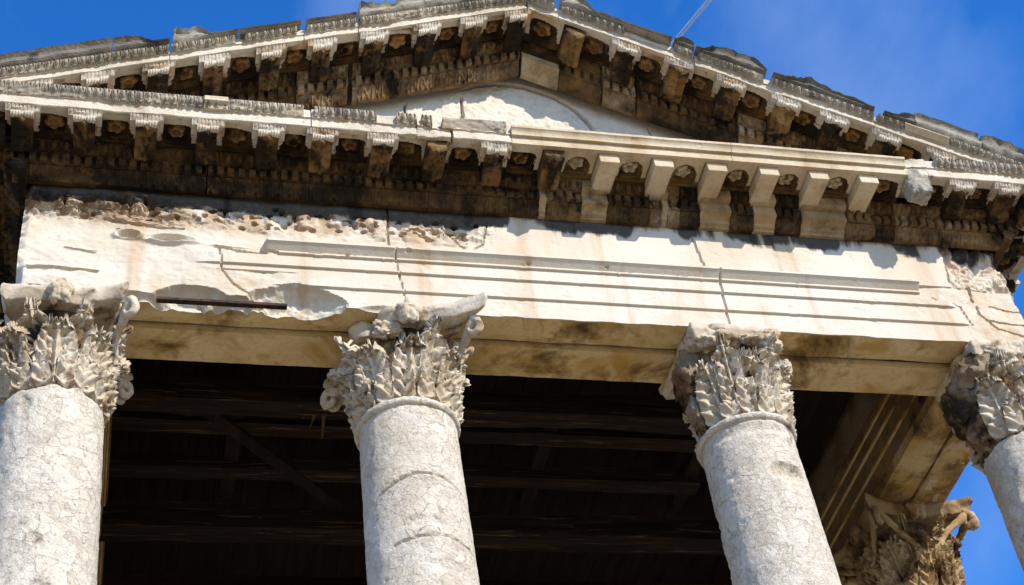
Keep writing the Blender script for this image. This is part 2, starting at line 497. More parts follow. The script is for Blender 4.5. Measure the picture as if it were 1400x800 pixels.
def wood():
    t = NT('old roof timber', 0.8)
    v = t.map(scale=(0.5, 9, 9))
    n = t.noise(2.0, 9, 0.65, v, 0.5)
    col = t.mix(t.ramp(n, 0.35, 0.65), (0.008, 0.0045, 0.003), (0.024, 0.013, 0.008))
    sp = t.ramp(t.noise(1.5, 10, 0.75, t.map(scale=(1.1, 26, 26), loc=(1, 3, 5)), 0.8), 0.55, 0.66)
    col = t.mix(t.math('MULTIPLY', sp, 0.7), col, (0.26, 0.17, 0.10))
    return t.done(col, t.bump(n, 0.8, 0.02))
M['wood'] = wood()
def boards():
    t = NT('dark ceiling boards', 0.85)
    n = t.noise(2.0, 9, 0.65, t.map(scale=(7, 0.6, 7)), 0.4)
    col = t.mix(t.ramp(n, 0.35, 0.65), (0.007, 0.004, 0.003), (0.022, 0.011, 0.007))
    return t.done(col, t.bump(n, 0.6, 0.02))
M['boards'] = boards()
def splinter():
    t = NT('splintered pale timber', 0.8)
    n = t.noise(2.0, 9, 0.65, t.map(scale=(14, 14, 1.5)), 0.4)
    return t.done(t.mix(t.ramp(n, 0.35, 0.65), (0.10, 0.055, 0.02), (0.40, 0.25, 0.09)))
M['splinter'] = splinter()
def iron():
    t = NT('rusty iron', 0.7)
    n = t.noise(25, 8, 0.7)
    return t.done(t.mix(t.ramp(n, 0.4, 0.6), (0.016, 0.008, 0.008), (0.06, 0.028, 0.018)), t.bump(n, 0.5, 0.006))
M['iron'] = iron()
def paving():
    t = NT('pale limestone paving', 0.8)
    n = t.noise(0.8, 8, 0.6)
    col = t.mix(t.ramp(n, 0.35, 0.65), (0.36, 0.285, 0.18), (0.29, 0.225, 0.14))
    b = t.N.new('ShaderNodeTexBrick')
    b.inputs['Scale'].default_value = 1.0
    b.inputs['Mortar Size'].default_value = 0.012
    b.inputs['Color1'].default_value = (1, 1, 1, 1)
    b.inputs['Color2'].default_value = (0.82, 0.82, 0.82, 1)
    b.inputs['Mortar'].default_value = (0.3, 0.3, 0.3, 1)
    t.L.new(t.pos, b.inputs['Vector'])
    return t.done(t.mix(1.0, col, b.outputs['Color'], 'MULTIPLY'), t.bump(n, 0.3, 0.01))
M['paving'] = paving()
def tiles():
    t = NT('clay roof tiles', 0.85)
    n = t.noise(6, 8, 0.6)
    return t.done(t.mix(t.ramp(n, 0.35, 0.65), (0.30, 0.12, 0.06), (0.20, 0.09, 0.05)), t.bump(n, 0.5, 0.02))
M['tiles'] = tiles()
def vapour():
    m, N, L, b = new_mat('condensation trail')
    b.inputs['Base Color'].default_value = (0.9, 0.9, 0.9, 1)
    b.inputs['Roughness'].default_value = 1
    b.inputs['Alpha'].default_value = 0.5
    n = N.new('ShaderNodeTexNoise'); n.inputs['Scale'].default_value = 0.002; n.inputs['Detail'].default_value = 2
    g = N.new('ShaderNodeNewGeometry'); L.new(g.outputs['Position'], n.inputs['Vector'])
    r = N.new('ShaderNodeMapRange'); r.inputs['From Min'].default_value = 0.3; r.inputs['From Max'].default_value = 0.7
    r.inputs['To Min'].default_value = 0.35; r.inputs['To Max'].default_value = 0.6
    L.new(n.outputs['Fac'], r.inputs[0]); L.new(r.outputs[0], b.inputs['Alpha'])
    return m
M['vapour'] = vapour()

# ------------------------------------------------------------------ ground, podium, cella, roof
g = MB()
gx = np.concatenate([[-4000, -1500, -500, -150], np.linspace(-60, 60, 25), [150, 500, 1500, 4000]])
GX, GY = np.meshgrid(gx, gx, indexing='ij')
g.grid(np.stack([GX, GY, np.full(GX.shape, GZ)], -1)[:, ::-1] * 1.0)
ob = g.build('ground', M['paving'])
tag(ob, kind='structure')

pod = thing('podium', (3.5, 4.0, GZ + 0.004), 'high pale stone podium the temple columns stand on', 'podium')
p = MB(); p.box(XL - 0.45, XR + 0.45, -0.5, 12.5, GZ + 0.15, PZ - 0.22); p.rough(0.004, 3)
p.build('podium_wall', M['repair'], pod)
p = MB(); p.box(XL - 0.6, XR + 0.6, -0.65, 12.65, PZ - 0.22, PZ)
p.build('podium_cap', M['repair'], pod)
p = MB(); p.box(XL - 0.6, XR + 0.6, -0.65, 12.65, GZ + 0.004, GZ + 0.15)
p.build('plinth', M['repair'], pod)

cel = thing('cella', (3.5, 8, PZ), 'dark stone chamber wall far back behind the columns', 'wall')
p = MB(); p.box(XL + 0.02, XR - 0.02, 4.6, 5.1, PZ, 0.55); p.build('front_wall', M['inner'], cel)
p = MB(); p.box(XL + 0.02, XL + 0.5, 5.1, 12, PZ, 0.55); p.build('side_wall', M['inner'], cel)
p = MB(); p.box(XR - 0.5, XR - 0.02, 5.1, 12, PZ, 0.55); p.build('side_wall', M['inner'], cel)
p = MB(); p.box(XL + 0.02, XR - 0.02, 12, 12.4, PZ, 2.0); p.build('rear_wall', M['inner'], cel)

roof = thing('temple_roof', (AX, 6, 1.5), 'low gabled tiled roof hidden behind the broken pediment', 'roof')
for s0, s1 in ((XL + 0.1, AX), (AX, XR - 0.1)):
    p = MB()
    S = np.linspace(s0, s1, 24)
    prof = []
    V, F = [], []
    for i, s in enumerate(S):
        z = float(zA(s)) - 0.02
        for y in (0.56, 12.6):
            V += [(s, y, z), (s, y, z - 0.12)]
    for i in range(len(S) - 1):
        a, b = i * 4, i * 4 + 4
        F += [(a, b, b + 2, a + 2), (a + 1, a + 3, b + 3, b + 1), (a, a + 1, b + 1, b), (a + 2, b + 2, b + 3, a + 3)]
    F += [(0, 2, 3, 1), (a + 4, a + 5, a + 7, a + 6)]
    p.add(V, F)
    p.build('roof_slope', M['tiles'], roof, smooth=False)
p = MB()
V = [(XL, 12.3, 0.5), (XR, 12.3, 0.5), (AX, 12.3, AZ - 0.2), (XL, 12.5, 0.5), (XR, 12.5, 0.5), (AX, 12.5, AZ - 0.2)]
p.add(V, [(0, 2, 1), (3, 4, 5), (0, 1, 4, 3), (1, 2, 5, 4), (2, 0, 3, 5)])
p.build('rear_gable', M['inner'], roof, smooth=False)

# ------------------------------------------------------------------ ceiling timbers of the porch
tb = thing('porch_ceiling', (3.5, 2.6, 0.9), 'dark boarded timber ceiling in deep shade behind the columns', 'ceiling')
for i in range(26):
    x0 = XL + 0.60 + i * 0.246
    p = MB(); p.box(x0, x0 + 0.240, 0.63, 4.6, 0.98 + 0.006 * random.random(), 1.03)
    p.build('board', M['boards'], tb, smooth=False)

def timber(name, a, b, w, h, label, seed, group=None, cat='timber beam'):
    """a rough hewn beam from a to b"""
    a, b = np.array(a, float), np.array(b, float)
    t = b - a; Ln = np.linalg.norm(t); t /= Ln
    side = np.cross(t, [0, 0, 1.0]); side /= np.linalg.norm(side)
    up = np.cross(side, t)
    n = max(3, int(Ln / 0.05))
    prof = sub_edges([(-w / 2, -h / 2), (w / 2, -h / 2), (w / 2, h / 2), (-w / 2, h / 2)], 0.04)
    S = np.linspace(0, Ln, n)
    G = np.array([[a + t * s + side * q[0] + up * q[1] for q in prof] for s in S])
    nn = fbm(np.stack([np.repeat(S * 0.35, len(prof)), np.tile(prof[:, 0], n) * 6, np.tile(prof[:, 1], n) * 6], 1), 3, 4, seed).reshape(n, len(prof), 1)
    c = (a + t * S[:, None])[:, None, :]
    G = c + (G - c) * (1 + 0.16 * nn)
    p = MB()
    idx = np.arange(n * len(prof)).reshape(n, len(prof))
    i2 = np.hstack([idx, idx[:, :1]])
    F = np.stack([i2[:-1, :-1], i2[1:, :-1], i2[1:, 1:], i2[:-1, 1:]], -1).reshape(-1, 4).tolist() + [tuple(idx[0]), tuple(idx[-1][::-1])]
    p.add(G.reshape(-1, 3), F)
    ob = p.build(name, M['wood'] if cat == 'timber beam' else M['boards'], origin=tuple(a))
    return tag(ob, label, cat, group)

TG = 'old timbers in the dark porch roof'
timber('timber_beam', (0.2, 1.58, 0.50), (5.42, 1.58, 0.50), 0.20, 0.20, 'pale splintered cross beam nearest the front columns, under the dark ceiling', 3, TG)
timber('timber_beam', (0.2, 3.12, 0.45), (6.85, 3.12, 0.45), 0.22, 0.22, 'dark cross beam deepest in the porch, low between the column shafts', 9, TG)
timber('timber_brace', (1.0, 1.72, 0.62), (2.3, 2.98, 0.60), 0.10, 0.12, 'slanting dark brace between cross beams, right of the leftmost column', 12, TG, 'timber brace')
timber('timber_beam', (0.2, 2.05, 0.66), (5.42, 2.05, 0.66), 0.16, 0.14, 'thin dark cross beam just behind the pale splintered one', 41, TG)
timber('timber_beam', (0.2, 2.58, 0.62), (5.42, 2.58, 0.62), 0.15, 0.13, 'dark cross beam between the thin one and the deepest one', 43, TG)
timber('timber_joist', (2.55, 1.70, 0.70), (2.55, 3.0, 0.70), 0.12, 0.14, 'dark joist running back beside the second column from the left', 25, TG, 'timber joist')
timber('timber_joist', (3.95, 1.70, 0.70), (3.95, 3.0, 0.70), 0.12, 0.14, 'dark joist running back midway between the two central columns', 27, TG, 'timber joist')
timber('timber_joist', (5.34, 1.45, 0.68), (5.34, 3.0, 0.70), 0.12, 0.14, 'dark joist running back behind the third column from the left', 31, TG, 'timber joist')
timber('timber_joist', (1.35, 1.70, 0.70), (1.35, 3.0, 0.70), 0.12, 0.14, 'dark joist running back midway between the two left columns', 29, TG, 'timber joist')
for i, (x, y, z, l, tilt) in enumerate([(1.93, 1.62, 0.42, 0.17, -0.05), (2.00, 1.62, 0.42, 0.27, -0.03)]):
    p = MB()
    V = [(-0.018, -0.01, 0), (0.018, -0.012, 0.01), (0.012, 0.012, 0), (-0.014, 0.01, 0.01), (tilt * 1.0 - 0.004, 0, -l), (tilt + 0.008, 0.002, -l * 0.9)]
    p.add(np.array(V) + [x, y, z], [(0, 1, 5, 4), (1, 2, 5), (2, 3, 4, 5), (3, 0, 4), (0, 3, 2, 1)])
    ob = p.build('splinter', M['splinter'], origin=(x, y, z), smooth=False)
    tag(ob, ['shorter golden wood splinter hanging from the pale cross beam', 'longer golden wood splinter hanging from the pale cross beam'][i], 'splinter', 'splinters under the cross beam')

# ------------------------------------------------------------------ entablature: architrave and frieze face as one height field cut into parts
ent = thing('entablature', (3.5, 0.3, 0.0), 'cream stone front entablature with fluted bands over the four columns', 'entablature')

rng = np.random.default_rng(5)
HOLES = []
for i in range(110):
    HOLES.append((rng.uniform(-0.1, 3.0), rng.normal(0.86, 0.05), rng.uniform(0.012, 0.034), rng.uniform(0.012, 0.024), rng.uniform(0.04, 0.09)))
for x, z in ((1.96, 0.47), (2.4, 0.52), (3.3, 0.49), (3.9, 0.5), (0.35, 0.66), (4.6, 0.6), (5.7, 0.62)):
    HOLES.append((x, z, 0.016, 0.011, 0.03))
CRACKS = [([(1.05, 0.50), (1.07, 0.30), (1.15, 0.16), (1.30, 0.06)], 0.008, 0.025),
          ([(2.30, 0.56), (2.33, 0.34), (2.36, 0.12)], 0.007, 0.022),
          ([(2.30, 1.1), (2.28, 0.60)], 0.009, 0.03),
          ([(4.70, 0.96), (4.74, 0.55)], 0.009, 0.03), ([(4.80, 0.54), (4.80, 0.0)], 0.008, 0.025),
          ([(2.70, 0.90), (2.80, 0.76), (2.86, 0.70)], 0.010, 0.03),
          ([(3.05, 0.95), (3.0, 0.75), (2.93, 0.70)], 0.008, 0.03),
          ([(0.92, 0.05), (0.98, -0.02)], 0.008, 0.05),
          ([(6.86, 1.1), (6.80, 0.66)], 0.010, 0.05),
          ([(6.60, 0.48), (6.78, 0.36), (6.83, 0.18)], 0.007, 0.02),
          ([(6.95, 0.62), (6.93, 0.30), (7.05, 0.16), (7.4, 0.05)], 0.010, 0.04),
          ([(6.93, 0.42), (7.36, 0.36)], 0.008, 0.025),
          ([(7.0, 0.24), (7.36, 0.20)], 0.009, 0.04)]

def seg_dist(X, Z, a, b):
    ax, az = a; bx, bz = b
    dx, dz = bx - ax, bz - az
    t = np.clip(((X - ax) * dx + (Z - az) * dz) / (dx * dx + dz * dz), 0, 1)
    return np.hypot(X - ax - t * dx, Z - az - t * dz)

def face_d(X, Z):
    """outward projection of the front face"""
    P = xz3(X, Z)
    sh = X.shape
    n1 = fbm(P, 2.2, 5, 1).reshape(sh)
    n2 = fbm(P, 9.0, 4, 2).reshape(sh)
    n3 = fbm(P, 26.0, 3, 3).reshape(sh)
    e = 0.0005 * n2
    f = np.zeros(sh)
    f = np.where(Z > 0.180 + e, 0.020, f)
    f = np.where(Z > 0.345 + e, 0.040, f)
    f = np.where(Z > 0.452 + e, 0.060, f)
    f = np.where(Z > 0.470 + e, 0.050 + 0.052 * np.clip((Z - 0.470) / 0.050, 0, 1), f)
    f = np.where(Z > 0.520 + e, 0.112, f)
    f = np.where(Z > 0.545 + e, 0.0, f)
    # fresh chips on the arrises
    f = f - 0.012 * np.clip(n2 - 0.55, 0, 1) - 0.0005 * n3
    # broken left end: the bands are gone
    brkL = sst(0.18, -0.18, X - (1.42 - 0.45 * (Z > 0.30) + 0.30 * (Z < 0.10)) + 0.10 * n2 + 0.12 * n1)
    brkT = sst(0.02, -0.02, X - 1.36 + 0.03 * n2) * (Z > 0.45) * (Z < 0.56)
    w = np.maximum(brkL * (Z < 0.56), brkT)
    roughf = 0.012 + 0.020 * n1 + 0.008 * n2 + 0.0022 * n3
    f = f * (1 - w) + roughf * w
    # frieze, left: pitted and scaling
    fl = sst(0.10, -0.10, X - 3.06 - 0.25 * (Z - 0.8) + 0.05 * n2) * (Z > 0.545)
    pz = sst(0.68, 0.76, Z) * sst(1.06, 0.96, Z)
    flr = -0.012 + 0.016 * n1 + 0.007 * n2 + 0.002 * n3 + pz * (0.010 * np.sign(n2 - 0.1) * np.minimum(1, np.abs(n2 - 0.1) * 6) + 0.010 * (0.6 - np.abs(fbm(P, 17.0, 3, 77).reshape(sh))))
    f = f * (1 - fl) + flr * fl
    # top left corner: eroded scrollwork
    cl = sst(0.95, 0.55, X) * sst(0.70, 0.82, Z) * sst(1.04, 0.98, Z)
    rid = 1 - np.abs(fbm(P * np.array([1, 1, 2.6]), 5.0, 4, 11).reshape(sh))
    f = f + cl * (0.10 * (rid - 0.66))
    # broken right end
    fr = sst(-0.02, 0.02, X - 6.83 - 0.10 * (Z - 0.8) + 0.01 * n2) * (Z > 0.56)
    rid2 = 1 - np.abs(fbm(P * np.array([1.3, 1, 1.0]), 5.5, 4, 12).reshape(sh))
    f = f * (1 - fr) + fr * (-0.05 + 0.085 * (rid2 - 0.6) + 0.02 * n1)
    br = sst(-0.04, 0.04, X - 6.78 + 0.08 * n1) * (Z <= 0.56)
    bt = sst(-0.015, 0.015, X - 6.46) * (Z > 0.41 + 0.02 * n2) * (Z <= 0.60)
    f = f * (1 - np.maximum(br, bt)) + np.maximum(br, bt) * (0.004 + 0.016 * n1 + 0.007 * n2 - 0.03 * bt)
    # oval bosses on the left frieze
    for (cx, cz, ra, rb) in ((0.42, 0.60, 0.11, 0.055), (0.70, 0.575, 0.21, 0.06)):
        q = np.hypot((X - cx) / ra, (Z - cz) / rb) + 0.10 * n2
        f = f + 0.030 * np.exp(-((q - 0.85) / 0.20) ** 2) - 0.020 * (q < 0.62)
    # ledges
    for (a, b, wd, dp) in (((-0.23, 0.215), (0.22, 0.205), 0.010, 0.022), ((0.25, 0.735), (0.80, 0.700), 0.010, 0.020), ((0.0, 0.42), (0.2, 0.40), 0.007, 0.012),
                           ((1.02, 0.52), (1.45, 0.46), 0.010, 0.020)):
        dd = seg_dist(X, Z, a, b) + 0.006 * n2
        f = f - dp * (dd < wd) + 0.5 * dp * sst(0.06, 0.0, dd) * (Z > a[1])
    for (cx, cz, ra, rb, dp) in HOLES:
        m = (np.abs(X - cx) < ra * 2) & (np.abs(Z - cz) < rb * 2)
        if m.any():
            q = np.hypot((X - cx) / ra, (Z - cz) / rb) + 0.35 * n3
            f = f - dp * sst(1.05, 0.7, q) * m
    for pl, wd, dp in CRACKS:
        for a, b in zip(pl[:-1], pl[1:]):
            dd = seg_dist(X + (0.002 if wd < 0.0095 else 0.010) * n2, Z + 0.006 * n3, a, b)
            f = f - dp * sst(wd, wd * 0.4, dd)
    # spalls along the lower arris
    for (cx, wd, hh, dp) in ((0.87, 0.26, 0.13, 0.13), (1.62, 0.36, 0.19, 0.16), (1.2, 0.2, 0.06, 0.10), (0.45, 0.22, 0.05, 0.06), (2.18, 0.2, 0.05, 0.05), (-0.2, 0.2, 0.06, 0.07)):
        q = (np.abs(X - cx) / wd) ** 2 + ((Z + 0.03) / (hh + 0.02)) ** 2 + 0.35 * n1 + 0.22 * n2
        f = f - dp * np.clip(1 - q, 0, 1) ** 0.7
    return f

def face_piece(name, z0, z1, nz, x0=XL, x1=XR):
    nx = int((x1 - x0) / 0.0115)
    x = np.linspace(x0, x1, nx)
    z = np.linspace(z0, z1, nz)
    X, Z = np.meshgrid(x, z, indexing='ij')
    D = face_d(X, Z)
    # rounded, ragged ends
    ed = np.minimum(X - x0, x1 - X)
    D = D - 0.06 * sst(0.05, 0.0, ed) * (1 + fbm(xz3(X, Z), 7, 3, 8).reshape(X.shape))
    zb = Z + 0.006 * fbm(np.stack([X.ravel(), X.ravel() * 0, X.ravel() * 0], 1), 6, 4, 21).reshape(X.shape) * (Z == z0) * (z0 < 0.1)
    p = MB()
    G = np.stack([X, -D, zb], -1)
    p.grid(G)
    nxz = nx * nz
    # thickness: bottom lip, top lip and end returns going back to y = 0.29
    for line, by in ((G[:, 0], 0.285 if z0 > 0.1 else 0.012), (G[::-1, -1], 0.285)):
        back = line.copy(); back[:, 1] = np.maximum(by, line[:, 1] + 0.004)
        p.grid(np.stack([line, back], 1)[:, ::-1])
    for line in (G[0, ::-1], G[-1]):
        back = line.copy(); back[:, 1] = 0.285
        p.grid(np.stack([line, back], 1)[:, ::-1])
    return p

ob = face_piece('architrave', 0.0, 0.548, 92).build('architrave', M['face'], ent, sharp=28)
ob['label'] = 'three stepped bands, broken away at the left end'
fz = face_piece('frieze', 0.5485, 1.10, 92).build('frieze', M['face'], ent, sharp=28)
fz['label'] = 'pitted and rusty on the left, smooth repaired stone on the right'

# soffit of the front beam, rear beam behind it
def slab(x0, x1, y0, y1, z, zt, dx, amp, seed, follow=False):
    """underside sheet with a little relief, closed by sides going up to zt"""
    nx, ny = int((x1 - x0) / dx), max(4, int((y1 - y0) / dx))
    X, Y = np.meshgrid(np.linspace(x0, x1, nx), np.linspace(y0, y1, ny), indexing='ij')
    if follow:
        xs = X[:, 0]
        yf = np.maximum(y0, -face_d(xs[:, None], xs[:, None] * 0)[:, 0] + 0.008)[:, None]
        Y = yf + (Y - y0) / (y1 - y0) * (y1 - yf)
    q = np.stack([X.ravel(), Y.ravel(), X.ravel() * 0], 1)
    Z = z + amp * (fbm(q, 4, 4, seed)).reshape(X.shape) + 0.3 * amp * fbm(q, 20, 3, seed + 3).reshape(X.shape)
    G = np.stack([X, Y, Z], -1)
    p = MB(); p.grid(G[:, ::-1])
    for line, flip in ((G[:, 0], 0), (G[:, -1], 1), (G[0], 1), (G[-1], 0)):
        up = line.copy(); up[:, 2] = zt
        g2 = np.stack([line, up], 1)
        p.grid(g2 if flip == 0 else g2[:, ::-1])
    return p
slab(XL + 0.02, XR - 0.02, 0.010, 0.2, 0.006, 0.2, 0.012, 0.004, 40, True).build('soffit', M['soffit'], ent)
slab(XL + 0.02, XR - 0.02, 0.2005, 0.288, 0.040, 0.2, 0.03, 0.008, 44).build('soffit_recess', M['soffit'], ent)
rb = slab(0.30, 6.76, 0.312, TH, -0.006, 0.55, 0.03, 0.005, 42).build('rear_beam', M['soffit'], ent)
p = MB(); p.box(XL + 0.02, XR - 0.02, 0.29, TH, 0.552, 1.15); p.build('backing_wall', M['inner'], ent)
p = MB(); p.box(XL + 0.02, XR - 0.02, 0.284, 0.308, 0.05, 0.55); p.build('beam_joint', M['inner'], ent)

# ------------------------------------------------------------------ ornament strips (height fields along a slanted band)
def o_egg(s, v, per):
    u = (s / per) % 1.0 - 0.5
    e = 1 - (u / 0.27) ** 2 - ((v - 0.55) / 0.42) ** 2
    egg = np.sqrt(np.clip(e, 0, 1))
    q = np.hypot(u / 0.40, (v - 0.62) / 0.60)
    shell = np.exp(-((q - 0.93) / 0.10) ** 2)
    dart = np.clip(1 - (0.5 - np.abs(u)) / 0.06, 0, 1) * sst(1.0, 0.5, v) * 0.5
    return np.maximum(np.maximum(egg, shell * 0.85), dart)

def o_leaf(s, v, per):
    u = (s / per) % 1.0 - 0.5
    q = np.abs(u) * 2 - (1 - np.abs(v - 0.35) * 1.1)
    body = sst(0.12, -0.12, q)
    rim = np.exp(-(q / 0.14) ** 2)
    rib = np.exp(-(u / 0.06) ** 2) * body
    return 0.45 * body + 0.5 * rim + 0.5 * rib

def o_tongue(s, v, per):
    u = (s / per) % 1.0 - 0.5
    return sst(0.44, 0.30, np.abs(u)) * (0.4 + 0.6 * v)

def strip(mb, a, b, s0, s1, mp, fn, per, depth, nv=9, ns=11, wear=0.6, seed=0, back=None):
    """band from (d,h)=a to b, ornament fn rises by depth along the band's outward normal"""
    a, b = np.array(a, float), np.array(b, float)
    nrm = np.array([(b - a)[1], -(b - a)[0]]); nrm /= np.linalg.norm(nrm)
    n = max(3, int(abs(s1 - s0) / per * ns))
    S, V = np.meshgrid(np.linspace(s0, s1, n), np.linspace(0, 1, nv), indexing='ij')
    q = np.stack([S.ravel(), V.ravel() * 0.3, V.ravel() * 0 + seed], 1)
    er = np.clip(fbm(q, 2.4, 4, seed).reshape(S.shape) * 1.3 + 1.35 - wear, 0, 1)
    loss = np.clip(-(fbm(q, 1.9, 3, seed + 9).reshape(S.shape) + 0.85 - wear * 0.5), 0, 1)
    H = fn(S, V, per) * depth * er + depth * 0.12 * fbm(q, 22, 3, seed + 4).reshape(S.shape) - loss * depth * 2.5
    D = a[0] + (b - a)[0] * V + nrm[0] * H
    Hh = a[1] + (b - a)[1] * V + nrm[1] * H
    # close towards the back with one row each side
    bk = back if back is not None else a[0] - 0.05
    D = np.concatenate([np.full((n, 1), bk), D, np.full((n, 1), bk)], 1)
    Hh = np.concatenate([np.full((n, 1), a[1]), Hh, np.full((n, 1), b[1])], 1)
    S2 = np.concatenate([S[:, :1], S, S[:, :1]], 1)
    mb.grid(mp(S2, D, Hh))
    G = mp(S2, D, Hh)
    for row, fl in ((0, 1), (-1, 0)):
        k = [tuple(range(G.shape[1]))] if fl else [tuple(range(G.shape[1]))[::-1]]
        mb.add(G[row], k)
    return mb

def o_dentil(s, v, per):
    u = (s / per) % 1.0
    k = np.floor(s / per)
    tooth = sst(0.10, 0.13, u) * sst(0.76, 0.73, u)
    return tooth * (1 - 0.45 * (_hash(k.astype(np.int64), 3 + 0 * k.astype(np.int64), 5 + 0 * k.astype(np.int64), 9) > 0.72))

P_EGG = ((0.158, 1.238), (0.215, 1.318))
P_LEAF = ((0.036, 1.066), (0.112, 1.150))
PROF_BED = [(-0.02, 1.095), (0.01, 1.078), (0.018, 1.078), (0.086, 1.154), (0.106, 1.154), (0.106, 1.230), (0.130, 1.240), (0.180, 1.324), (0.205, 1.402), (-0.02, 1.402)]
PROF_CORONA = [(-0.05, 1.4025), (0.482, 1.4025), (0.482, HC), (0.515, HC), (0.522, HC + 0.006), (0.522, 1.408), (0.535, 1.412), (0.535, 1.500), (-0.05, 1.520)]
PROF_REPAIR = [(-0.05, 1.4025), (0.482, 1.4025), (0.482, HC), (0.520, HC), (0.520, 1.392), (0.546, 1.394), (0.546, 1.412), (0.556, 1.440), (0.572, 1.452), (0.572, 1.476), (-0.05, 1.500)]

def corona_egg(mb, s0, s1, mp, seed, wear=0.35):
    return strip(mb, (0.536, 1.414), (0.578, 1.494), s0, s1, mp, o_egg, 0.060, 0.026, 11, 13, wear, seed, 0.45)

# ---- modillions (local to their own s = 0; d and h absolute)
def shear_of(k):
    """local map for a piece on a slope k (0 for the level cornice): (s,d,h) relative to corona underside"""
    def f(s, d, h):
        if k is None:
            return np.stack([s, -d, h - HC], -1)
        return np.stack([s, -d, k * s + hscale(h)], -1)
    return f

def modillion_body(mp, seed, wear):
    # side outline: scroll in front, long S back to the wall
    out = [(0.16, 1.402), (0.16, 1.232), (0.20, 1.222), (0.25, 1.226), (0.30, 1.240), (0.36, 1.252), (0.41, 1.250), (0.44, 1.240), (0.465, 1.240), (0.480, 1.252), (0.482, 1.270), (0.474, 1.284), (0.474, 1.402)]
    P = sub_edges(out, 0.022)
    S = np.linspace(-0.075, 0.075, 15)
    SS, DD = np.meshgrid(S, P[:, 0], indexing='ij')
    _, HH = np.meshgrid(S, P[:, 1], indexing='ij')
    # acanthus leaf under the scroll: lobed relief
    under = (HH < 1.262)
    u = SS / 0.075
    lob = np.abs(np.sin((DD - 0.17) * 46 + np.abs(u) * 2.2))
    HH = HH - under * (0.028 * lob * (1 - np.abs(u) ** 2) + 0.020 * np.exp(-(u / 0.16) ** 2))
    # volute spirals cut into the sides
    q = np.stack([SS.ravel() + seed * 3.1, DD.ravel(), HH.ravel()], 1)
    n = fbm(q, 14, 4, seed).reshape(SS.shape)
    big = np.clip(fbm(q, 5.5, 3, seed + 3).reshape(SS.shape) - 0.35, 0, 1)
    HH = HH + under * (0.008 * n + wear * 0.10 * big)
    DD = DD - (DD > 0.40) * wear * 0.10 * big + 0.004 * n
    SS = SS * (1 + 0.05 * n - 0.35 * wear * big)
    p = MB()
    G = mp(SS, DD, HH)
    idx = np.arange(SS.size).reshape(SS.shape)
    i2 = np.hstack([idx, idx[:, :1]])
    F = np.stack([i2[:-1, :-1], i2[:-1, 1:], i2[1:, 1:], i2[1:, :-1]], -1).reshape(-1, 4).tolist() + [tuple(idx[0, ::-1]), tuple(idx[-1])]
    return p.add(G.reshape(-1, 3), F)

def modillion_crown(mp, seed):
    """tongue moulding running round the modillion's head"""
    p = MB()
    # front run and two side runs as little tongue strips
    n = 34
    S, V = np.meshgrid(np.linspace(-0.118, 0.118, n * 2), np.linspace(0, 1, 5), indexing='ij')
    q = np.stack([S.ravel(), V.ravel(), V.ravel() * 0 + seed], 1)
    er = 0.006 * fbm(q, 16, 4, seed).reshape(S.shape)
    D = 0.484 + 0.022 * V + 0.008 * o_tongue(S, V, 0.027) + er
    H = 1.276 + 0.044 * V + 0.006 * fbm(q, 9, 3, seed + 4).reshape(S.shape) * (1 - V)
    n = n * 2
    D = np.concatenate([np.full((n, 1), 0.40), D, np.full((n, 1), 0.40)], 1)
    H = np.concatenate([np.full((n, 1), 1.276), H, np.full((n, 1), 1.3205)], 1)
    S2 = np.concatenate([S[:, :1], S, S[:, :1]], 1)
    G = mp(S2, D, H)
    p.grid(G)
    p.add(G[0], [tuple(range(G.shape[1]))]); p.add(G[-1], [tuple(range(G.shape[1]))[::-1]])
    for sg in (-1, 1):
        D, V = np.meshgrid(np.linspace(0.345, 0.42, n), np.linspace(0, 1, 5), indexing='ij')
        q = np.stack([D.ravel(), V.ravel(), V.ravel() * 0 + seed + sg], 1)
        S = sg * (0.086 + 0.018 * V + 0.010 * o_tongue(D, V, 0.037) + 0.004 * fbm(q, 20, 3, seed).reshape(D.shape))
        H = 1.284 + 0.036 * V
        G = mp(S, D, H)
        p.grid(G if sg < 0 else G[:, ::-1])
        top = mp(np.stack([S[:, -1], S[:, -1] * 0 + sg * 0.06], 1), D[:, :2], H[:, -1:] * np.ones((1, 2)))
        p.grid(top if sg < 0 else top[:, ::-1])
        bot = mp(np.stack([S[:, 0], S[:, 0] * 0 + sg * 0.06], 1), D[:, :2], H[:, :1] * np.ones((1, 2)))
        p.grid(bot if sg > 0 else bot[:, ::-1])
    return p

def modillion_scroll(mp, seed):
    p = MB()
    n, m = 26, 14
    S = np.linspace(-0.078, 0.078, n)
    T = np.linspace(0, 2 * np.pi, m, endpoint=False)
    SS, TT = np.meshgrid(S, T, indexing='ij')
    r = 0.026 * (1 + 0.12 * np.cos(SS * 2 * np.pi / 0.02)) * (1 - 0.25 * np.exp(-(SS / 0.012) ** 2))
    D, H = 0.480 + r * np.cos(TT), 1.254 + r * np.sin(TT)
    q = np.stack([SS.ravel() + seed, D.ravel(), H.ravel()], 1)
    D = D + 0.004 * fbm(q, 25, 3, seed).reshape(D.shape)
    G = mp(SS, D, H)
    idx = np.arange(SS.size).reshape(SS.shape)
    i2 = np.hstack([idx, idx[:, :1]])
    F = np.stack([i2[:-1, :-1], i2[:-1, 1:], i2[1:, 1:], i2[1:, :-1]], -1).reshape(-1, 4).tolist() + [tuple(idx[0, ::-1]), tuple(idx[-1])]
    return p.add(G.reshape(-1, 3), F)

